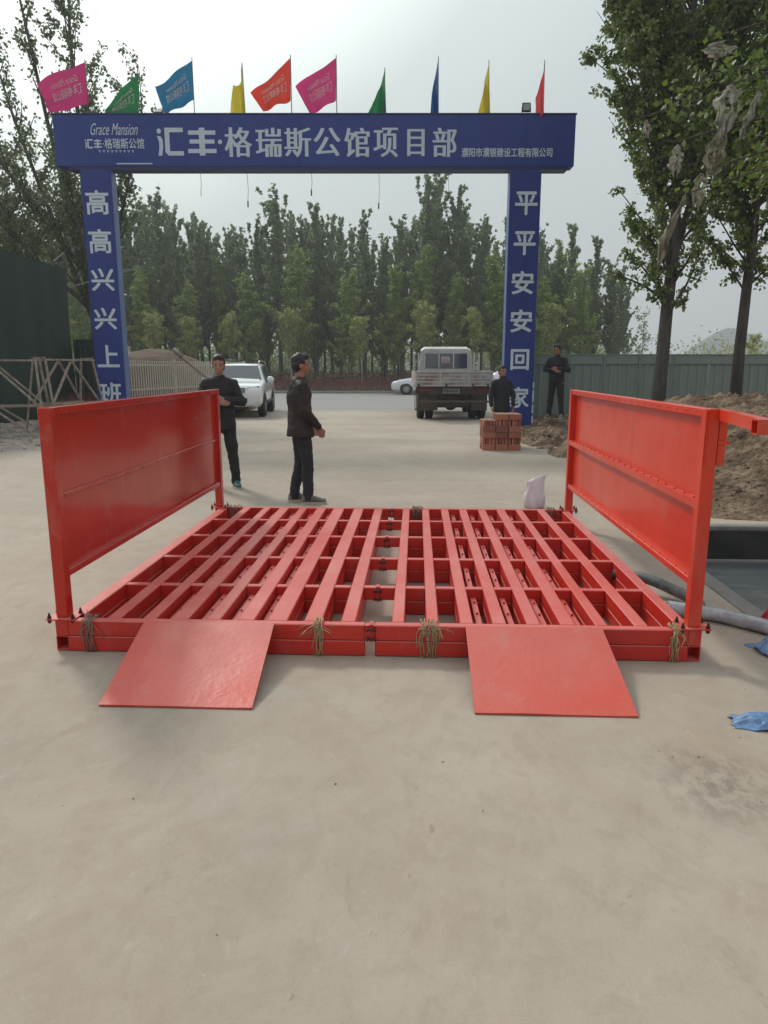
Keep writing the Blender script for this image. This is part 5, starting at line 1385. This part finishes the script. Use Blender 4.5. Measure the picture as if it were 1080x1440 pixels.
# flatbed truck seen from behind (its tail at y=0, cab ahead at +y)
TRK = empty('flatbed_truck', (1.10, 21.6, 0), rad(2.0), 'dusty small flatbed truck with tailgate, seen from behind', 'truck')
TRK.scale = (1.12, 1.12, 1.02)
M['truckgrey'] = mat('dusty_truck_paint', (0.42, 0.40, 0.385), (0.28, 0.17, 0.16), rough=.75, scale=2.2, detail=9, bump=.2, stretch=(1, 1, 1.6), fac=(.44, .60))
M['truckcab'] = mat('dirty_white_cab', (0.55, 0.56, 0.54), (0.42, 0.42, 0.40), rough=.5, scale=5)
M['truckunder'] = mat('muddy_underside', (0.045, 0.038, 0.034), (0.08, 0.065, 0.055), rough=.9, scale=5)
M['flap'] = mat('mud_flap', (0.075, 0.055, 0.052), (0.12, 0.085, 0.078), rough=.85, scale=5)
W2 = 1.04
bed = MB().box(-W2, W2, .03, 2.9, .98, 1.04, .01).box(-W2 + .1, -W2 + .2, .1, 2.8, .86, .98).box(W2 - .2, W2 - .1, .1, 2.8, .86, .98).build('bed_floor', M['truckgrey'], TRK)
tg = MB().box(-W2, W2, 0, .03, 1.0, 1.42, .006).build('tailgate', M['truckgrey'], TRK)
b = MB()
for z in (1.0, 1.10, 1.20, 1.30, 1.385): b.box(-W2 + .01, W2 - .01, -.022, -.001, z, z + .026)
for x in (-1.03, -.38, .38, .99): b.box(x, x + .04, -.026, -.001, 1.0, 1.42)
b.build('tailgate_rib', M['truckcab'], tg)
M['mark'] = mat('faded_dark_marks', (0.05, 0.045, 0.045), rough=.8)
b = MB(); rm = random.Random(4)
for x in (-.96, -.80, -.64, -.50, .72):      # worn, unreadable painted characters
    for _ in range(5):
        xx = x + rm.uniform(0, .09); zz = 1.17 + rm.uniform(0, .09)
        if rm.random() < .5: b.box(xx, xx + .04, -.006, -.0005, zz, zz + .013)
        else: b.box(xx, xx + .013, -.006, -.0005, zz - .02, zz + .03)
b.build('worn_lettering', M['mark'], tg)
for x in (-.93, -.2, .5, .9): MB().box(x - .03, x + .03, -.045, -.023, .96, 1.05, .005).build('hinge', M['truckunder'], tg)
for x in (-W2, W2 - .03):
    MB().box(x, x + .03, .032, 2.9, 1.042, 1.42, .004).build('side_board', M['truckgrey'], TRK)
cab = MB()
secs = []
for (y, hb, ht, zt) in ((3.0, .82, .76, 2.13), (3.2, .84, .74, 2.20), (4.1, .84, .72, 2.18), (4.5, .84, .70, 1.95), (4.75, .82, .78, 1.25)):
    secs.append([(-hb, y, .60), (hb, y, .60), (hb + .02, y, 1.2), (hb, y, 1.35), (ht, y, zt - .07), (ht * .85, y, zt), (-ht * .85, y, zt), (-ht, y, zt - .07), (-hb, y, 1.35), (-hb - .02, y, 1.2)])
cab.loft(secs, smooth=False)
cb = cab.build('cab', M['truckcab'], TRK)
wf = MB().box(-.66, .66, 2.965, 2.998, 1.50, 1.98, .03).build('rear_window', M['carglass'], TRK)
for x in (-.66, -.23, .21, .64): MB().box(x, x + .035, 2.93, 2.963, 1.46, 2.0, .003).build('window_bar', M['truckcab'], wf)
MB().box(-.70, .70, 2.93, 2.962, 2.0, 2.04).box(-.70, .70, 2.93, 2.962, 1.43, 1.47).build('window_frame', M['truckcab'], wf)
MB().box(-.14, .12, 2.955, 2.964, 1.66, 1.88).build('hanging_sign', M['truckgrey'], wf)
for sg in (-1, 1):
    b = MB(); xo = sg * .845
    quad_panel(TRK, 'side_window', [(sg * .83, 3.25, 1.42), (sg * .83, 4.1, 1.42), (sg * .765, 4.0, 2.05), (sg * .765, 3.25, 2.05)], M['carglass'], (sg, 0, 0), .02)
    MB().bar((sg * .80, 4.2, 1.75), (sg * 1.12, 4.35, 1.60), .02, .02).build('mirror_arm', M['black'], TRK)
    MB().box(sg * 1.12 - .07, sg * 1.12 + .07, 4.33, 4.38, 1.42, 1.70, .02).build('mirror', M['truckcab'], TRK)
# front headboard lattice of the bed
b = MB()
for x in (-1.0, -.85, .82, .97): b.box(x, x + .04, 2.86, 2.9, 1.42, 2.0)
b.box(-1.0, -.7, 2.86, 2.9, 1.70, 1.73).build('headboard', M['truckcab'], TRK)
# chassis, axle, bumper, mudflaps, plate, lamps
MB().box(-.42, -.34, .15, 4.4, .62, .80).box(.34, .42, .15, 4.4, .62, .80).box(-.42, .42, .2, .28, .62, .8).box(-.42, .42, 1.6, 1.68, .62, .8).build('chassis', M['truckunder'], TRK)
MB().tube([(-.8, .95, .40), (.8, .95, .40)], .06, 8).ellipsoid((0, .95, .40), .17, .17, .16).build('axle', M['truckunder'], TRK)
MB().box(-1.0, 1.0, .06, .085, .75, .965).box(-.42, .42, .3, .32, .36, .75).build('rear_apron', M['truckunder'], TRK)
MB().box(-.98, 1.0, -.02, .04, .52, .58, .01).build('rear_bumper', M['flap'], TRK)
for x in (-.72, .74): MB().bar((x, .08, .56), (x, .12, .76), .04, .03).build('bumper_bracket', M['truckunder'], TRK)
for x0, x1 in ((-.93, -.40), (.50, .93)):
    MB().box(x0, x1, .32, .335, .27, .96, .004).build('mud_flap', M['flap'], TRK)
MB().box(-.99, -.97, .03, .06, .30, .96).box(-1.03, -.95, .03, .05, .30, .34).box(-1.03, -1.01, .03, .05, .30, .9).build('side_guard', M['truckunder'], TRK)
pl = MB().box(-.28, .16, .035, .045, .78, .92, .004).build('number_plate', M['steelgrey'], TRK)
b = MB()
for k in range(6): b.box(-.24 + k * .062, -.20 + k * .062, .030, .034, .81, .89)
b.build('plate_marks', M['mark'], pl)
for sg in (-1, 1):
    MB().box(min(sg * .55, sg * .95), max(sg * .55, sg * .95), .035, .058, .83, .92, .01).build('tail_light', mat('dusty_red_lens', (0.16, 0.02, 0.02), rough=.4), TRK)
    wheel(TRK, sg * .84, .95, .38, .20, 6, rimm='truckcab'); wheel(TRK, sg * .60, .95, .38, .20, 6, rimm='truckcab'); wheel(TRK, sg * .72, 3.9, .38, .2, 6, rimm='truckcab')

# ------------------------------------------------------------------ people
def remesh(name, b, vox, m, parent, disp=0.0, dscale=8, smooth_it=2, seed=0, clamp=None):
    me = b.mesh('tmp', None)
    o = bpy.data.objects.new('tmp', me); COL.objects.link(o)
    r_ = o.modifiers.new('r', 'REMESH'); r_.mode = 'VOXEL'; r_.voxel_size = vox
    s_ = o.modifiers.new('s', 'SMOOTH'); s_.factor = .5; s_.iterations = smooth_it
    bpy.context.view_layer.update()
    out = bpy.data.meshes.new_from_object(o.evaluated_get(bpy.context.evaluated_depsgraph_get()))
    bpy.data.objects.remove(o); bpy.data.meshes.remove(me)
    out.name = name
    n = len(out.vertices); co = np.empty(n * 3, np.float32); no = np.empty(n * 3, np.float32)
    out.vertices.foreach_get('co', co); out.vertices.foreach_get('normal', no)
    co = co.reshape(-1, 3); no = no.reshape(-1, 3)
    if disp:
        d = np.array([noise.noise(Vector((float(c[0]) * dscale, float(c[1]) * dscale, float(c[2]) * dscale * .7 + seed))) + .5 * noise.noise(Vector((float(c[0]) * dscale * 2.3, float(c[1]) * dscale * 2.3, float(c[2]) * dscale * 2.6 + seed))) for c in co])
        co = co + no * (d * disp)[:, None]
    if clamp is not None: co[:, 2] = np.maximum(co[:, 2], clamp)
    out.vertices.foreach_set('co', co.astype(np.float32).ravel())
    out.polygons.foreach_set('use_smooth', np.ones(len(out.polygons), bool))
    out.materials.clear(); out.materials.append(m)
    out.update()
    return link(name, out, parent)
def hand(b, w_, d, pn, side, q=1.0):
    """w_ wrist, d direction of the hand, pn palm normal, side: direction of the thumb"""
    w_, d, pn, side = Vector(w_), Vector(d).normalized(), Vector(pn).normalized(), Vector(side).normalized()
    for k in (-1.5, -.5, .5, 1.5):
        b.capsule(w_ + side * k * .006 * q, .013 * q, w_ + d * .085 * q + side * k * .019 * q, .0115 * q, 8)
    Ls = [.070, .080, .074, .058]
    for i, k in enumerate((1.5, .5, -.5, -1.5)):
        p = w_ + d * .085 * q + side * k * .019 * q
        p1 = p + (d * .85 + pn * .35).normalized() * Ls[i] * .5 * q; p2 = p1 + (d * .45 + pn * .85).normalized() * Ls[i] * .5 * q
        b.capsule(p, .0095 * q, p1, .0088 * q, 7); b.capsule(p1, .0088 * q, p2, .0075 * q, 7)
    t0 = w_ + d * .02 * q + side * .02 * q; t1 = w_ + d * .055 * q + side * .047 * q + pn * .01; t2 = w_ + d * .085 * q + side * .045 * q + pn * .025
    b.capsule(t0, .013 * q, t1, .0115 * q, 7); b.capsule(t1, .0115 * q, t2, .0095 * q, 7)
def ellring(c, rx, ry, n=20, tw=0.0):
    return [(c[0] + rx * math.cos(2 * PI * k / n), c[1] + ry * math.sin(2 * PI * k / n), c[2]) for k in range(n)]
def person(name, x, y, z, face, H, label, pose, jacket, trousers, shoe, collar=None, headturn=0.0, headtilt=0.0, opened=False, glass=False):
    """own frame: faces +Y, +X is the figure's right-hand side seen from behind. pose: elbows, wrists, knees, ankles"""
    o = empty(name, (x, y, z), face, label, 'person')
    q = H / 1.72
    o.scale = (q, q, q)
    # --- body: one continuous figure
    b = MB()
    HR = Matrix.Translation((0, .015, 1.50)) @ Matrix.Rotation(headturn, 4, 'Z') @ Matrix.Rotation(headtilt, 4, 'X')
    def hp(a, b_, c): return HR @ Vector((a, b_, c))
    Rm = HR.to_3x3()
    b.ellipsoid(hp(0, .000, .125), .074, .092, .100, 18, 12, Rm)          # cranium
    b.ellipsoid(hp(0, .022, .060), .056, .068, .075, 16, 10, Rm)          # face and jaw
    b.capsule(hp(0, .072, .015), .022, hp(0, .068, .02), .024, 10)        # chin
    b.capsule(hp(0, .090, .095), .009, hp(0, .106, .066), .014, 8)        # nose
    b.capsule(hp(-.02, .083, .036), .0085, hp(.02, .083, .036), .0085, 8) # lips
    b.capsule(hp(-.045, .074, .112), .010, hp(.045, .074, .112), .010, 8) # brow
    for sg in (-1, 1):
        b.ellipsoid(hp(sg * .073, -.005, .085), .010, .020, .032, 8, 6, Rm)
        b.ellipsoid(hp(sg * .038, .060, .065), .020, .022, .022, 8, 6, Rm)
    b.capsule((0, -.005, 1.38), .058, hp(0, -.008, .04), .052, 12)
    b.loft([ellring((0, 0, .86), .15, .105), ellring((0, 0, 1.0), .145, .10), ellring((0, 0, 1.15), .15, .105), ellring((0, 0, 1.28), .145, .10), ellring((0, 0, 1.36), .11, .07), ellring((0, 0, 1.41), .06, .05)])
    P = pose
    for s_, sg in (('R', 1), ('L', -1)):
        sh_ = Vector((sg * .162, 0, 1.345)); el = Vector(P['el' + s_]); wr = Vector(P['wr' + s_])
        b.capsule((sg * .08, 0, 1.345), .045, sh_, .040); b.capsule(sh_, .038, el, .033); b.capsule(el, .037, wr, .025)
        hd, pn, sd_ = P.get('h' + s_, ((wr - el), (-sg, 0, 0), (0, 1, 0)))
        hand(b, wr, hd, pn, sd_)
        hip = Vector((sg * .09, 0, .90)); kn = Vector(P['kn' + s_]); an = Vector(P['an' + s_])
        b.capsule(hip, .085, kn, .052); b.capsule(kn, .052, an, .036)
        fd = Vector(P.get('ft' + s_, (sg * .12, 1, 0))).normalized()
        b.capsule(an - fd * .03 + Vector((0, 0, -.045)), .03, an + fd * .13 + Vector((0, 0, -.055)), .022)
    remesh('body', b, .0075, M['skin'], o, 0, smooth_it=2)
    # --- hair
    b = MB()
    b.ellipsoid(hp(0, -.010, .142), .082, .098, .098, 16, 12, Rm)
    b.ellipsoid(hp(0, -.040, .095), .078, .068, .085, 14, 10, Rm)
    b.ellipsoid(hp(0, .045, .190), .062, .052, .040, 12, 8, Rm)
    hm = remesh('hair', b, .008, M['hair'], o, .010, 30, 1, 3)
    # cut the hair away in front of the face
    me = hm.data; inv = HR.inverted()
    keep = []
    vv = [v.co.copy() for v in me.vertices]
    for v in me.vertices:
        l = inv @ v.co
        if l.y > .045 and l.z < .150: v.co = HR @ Vector((l.x * .75, .02, max(l.z, .10)))
        elif l.y > -.01 and l.z < .10: v.co = HR @ Vector((l.x * .8, min(l.y, .0), l.z))
        elif abs(l.x) > .060 and -.03 < l.y and l.z < .105: v.co = HR @ Vector((l.x * .8, l.y, l.z))
    # --- eyes and brows as small dark shapes
    eb = MB()
    for sg in (-1, 1):
        eb.ellipsoid(hp(sg * .030, .081, .092), .011, .006, .0055, 8, 5, Rm)
        eb.capsule(hp(sg * .017, .086, .112), .0035, hp(sg * .046, .079, .113), .003, 5)
    eb.build('eyes', M['hair'], o)
    # --- jacket
    b = MB()
    bot = P.get('hem', .80)
    fl = P.get('flare', 1.0)
    b.loft([ellring((0, 0, bot), .188 * fl, .142 * fl), ellring((0, 0, bot + .02), .192 * fl, .146 * fl), ellring((0, -.005, 1.0), .18, .135), ellring((0, -.01, 1.15), .183, .137), ellring((0, -.01, 1.27), .19, .138), ellring((0, -.01, 1.36), .176, .115), ellring((0, -.008, 1.43), .118, .085), ellring((0, -.008, 1.465), .075, .072)])
    for s_, sg in (('R', 1), ('L', -1)):
        sh_ = Vector((sg * .172, -.005, 1.362)); el = Vector(P['el' + s_]); wr = Vector(P['wr' + s_])
        b.capsule((sg * .08, 0, 1.37), .080, sh_, .068); b.capsule(sh_, .066, el, .056); b.capsule(el, .058, el.lerp(wr, .93), .043)
    b.tube([(0, -.012, 1.43), (0, -.014, 1.475)], [.074, .070], 16)
    remesh('jacket', b, .011, jacket, o, .015, 10, 1, 1.3)
    if collar:
        MB().tube([(0, .0, 1.455), (0, .004, 1.505)], [.070, .064], 16, cap=False).build('collar', collar, o)
    # --- trousers
    b = MB()
    b.loft([ellring((0, 0, .82), .150, .118), ellring((0, 0, .90), .158, .122), ellring((0, 0, 1.0), .150, .115), ellring((0, 0, 1.04), .146, .11)])
    for s_, sg in (('R', 1), ('L', -1)):
        hip = Vector((sg * .085, 0, .87)); kn = Vector(P['kn' + s_]); an = Vector(P['an' + s_])
        b.capsule(hip, .098, kn, .070); b.capsule(kn, .070, an + Vector((0, -.01, .0)), .060)
    remesh('trousers', b, .011, trousers, o, .014, 11, 1, 5.1, clamp=.035)
    for s_, sg in (('R', 1), ('L', -1)):
        an = Vector(P['an' + s_]); fd = Vector(P.get('ft' + s_, (sg * .12, 1, 0))).normalized(); sd_ = Vector((fd.y, -fd.x, 0))
        b = MB()
        secs = []
        for (t_, hw, ht) in ((-.085, .026, .05), (-.07, .036, .085), (-.02, .040, .10), (.05, .044, .085), (.12, .047, .058), (.17, .042, .045), (.20, .026, .034)):
            c = an + fd * t_; ring = []
            for k in range(12):
                a = 2 * PI * k / 12
                ring.append((c.x + sd_.x * hw * math.cos(a), c.y + sd_.y * hw * math.cos(a), an.z - .08 + .022 + ht * (.5 + .5 * math.sin(a))))
            secs.append(ring)
        b.loft(secs)
        so = remesh('shoe', b, .009, shoe, o, .003, 25, 1, 2)
        b = MB()
        secs = []
        for (t_, hw) in ((-.09, .028), (-.07, .038), (0, .041), (.08, .045), (.14, .048), (.18, .040), (.207, .022)):
            c = an + fd * t_
            secs.append([tuple(c + sd_ * (hw * sg2) + Vector((0, 0, zz - .08))) for sg2, zz in ((1, .0), (1, .028), (-1, .028), (-1, .0))])
        b.loft(secs, smooth=False).build('sole', M['sole'], so)
    return o
stand = dict(knR=(.10, .01, .48), anR=(.11, -.01, .08), knL=(-.10, .01, .48), anL=(-.11, -.01, .08))
# leather-jacket man in profile, facing right and slightly away
p1 = dict(stand, elR=(.225, .01, 1.10), wrR=(.15, .19, .895), elL=(-.23, -.01, 1.10), wrL=(-.15, .16, .90), knR=(.095, .055, .48), anR=(.10, .06, .08), knL=(-.10, .0, .48), anL=(-.10, -.07, .08), hem=.79, flare=1.14)
p1['hR'] = ((-.25, .35, -1), (-1, 0, 0), (0, 1, .2)); p1['hL'] = ((.3, .35, -1), (1, 0, 0), (0, 1, .2))
person('person', -1.32, 8.2, 0, rad(-72), 1.70, 'man in brown-black leather jacket standing in profile behind the platform', p1, M['leather'], M['cloth_navy'], M['shoe_grey'])
# dark-clothed man with folded arms behind the left panel
p2 = dict(stand, elR=(.27, .06, 1.14), wrR=(.02, .20, 1.12), elL=(-.27, .06, 1.13), wrL=(-.04, .19, 1.17), hem=.78, knR=(.11, .02, .48), knL=(-.13, .0, .48), anL=(-.16, .0, .08))
p2['hR'] = ((-1, .1, .1), (0, -1, 0), (0, 0, 1)); p2['hL'] = ((1, .1, -.1), (0, -1, 0), (0, 0, 1))
person('person', -2.51, 9.2, 0, rad(180 + 18), 1.70, 'man in black jacket with folded arms, half hidden by the left red panel', p2, M['cloth_black'], M['cloth_black'], M['shoe_teal'], headturn=rad(-8))
# man behind the brick stack
p3 = dict(stand, elR=(.255, .0, 1.12), wrR=(.25, .06, .86), elL=(-.255, .0, 1.12), wrL=(-.24, .08, .86), hem=.74)
p3['hR'] = ((0, .25, -1), (-1, 0, 0), (0, 1, 0)); p3['hL'] = ((0, .25, -1), (1, 0, 0), (0, 1, 0))
person('person', 1.72, 14.75, 0, rad(180 + 12), 1.58, 'man in dark coat standing behind the brick stack', p3, M['cloth_navy'], M['cloth_navy'], M['shoe_grey'], collar=M['collar_red'], headtilt=rad(8), headturn=rad(10))
# man on the dirt by the fence
p4 = dict(stand, elR=(.27, .05, 1.14), wrR=(.0, .19, 1.10), elL=(-.28, .05, 1.13), wrL=(-.05, .19, 1.17), hem=.86, knR=(.12, .0, .48), anR=(.16, .0, .08), knL=(-.12, .0, .48), anL=(-.15, 0, .08))
p4['hR'] = ((-1, .1, .1), (0, -1, 0), (0, 0, 1)); p4['hL'] = ((1, .1, -.1), (0, -1, 0), (0, 0, 1))
person('person', 3.47, 18.3, bank(3.47, 18.3) + .01, rad(180 - 25), 1.80, 'man in black with folded arms standing on the dirt by the green fence', p4, M['cloth_black'], M['cloth_black'], M['shoe_grey'], headturn=rad(-15), headtilt=rad(-6), collar=M['collar_red'])

# ------------------------------------------------------------------ air
HZ = bpy.data.materials.new('haze'); HZ.use_nodes = True
t = HZ.node_tree; t.nodes.clear()
ho = t.nodes.new('ShaderNodeOutputMaterial'); hv = t.nodes.new('ShaderNodeVolumePrincipled')
hv.inputs['Color'].default_value = (0.93, 0.96, 1.0, 1); hv.inputs['Density'].default_value = 0.0014; hv.inputs['Anisotropy'].default_value = .3
t.links.new(hv.outputs[0], ho.inputs['Volume'])
tag(MB().box(-1600, 1600, -310, 2600, -1.6, 90).build('haze', HZ), 'pale morning haze over the whole site', kind='stuff')
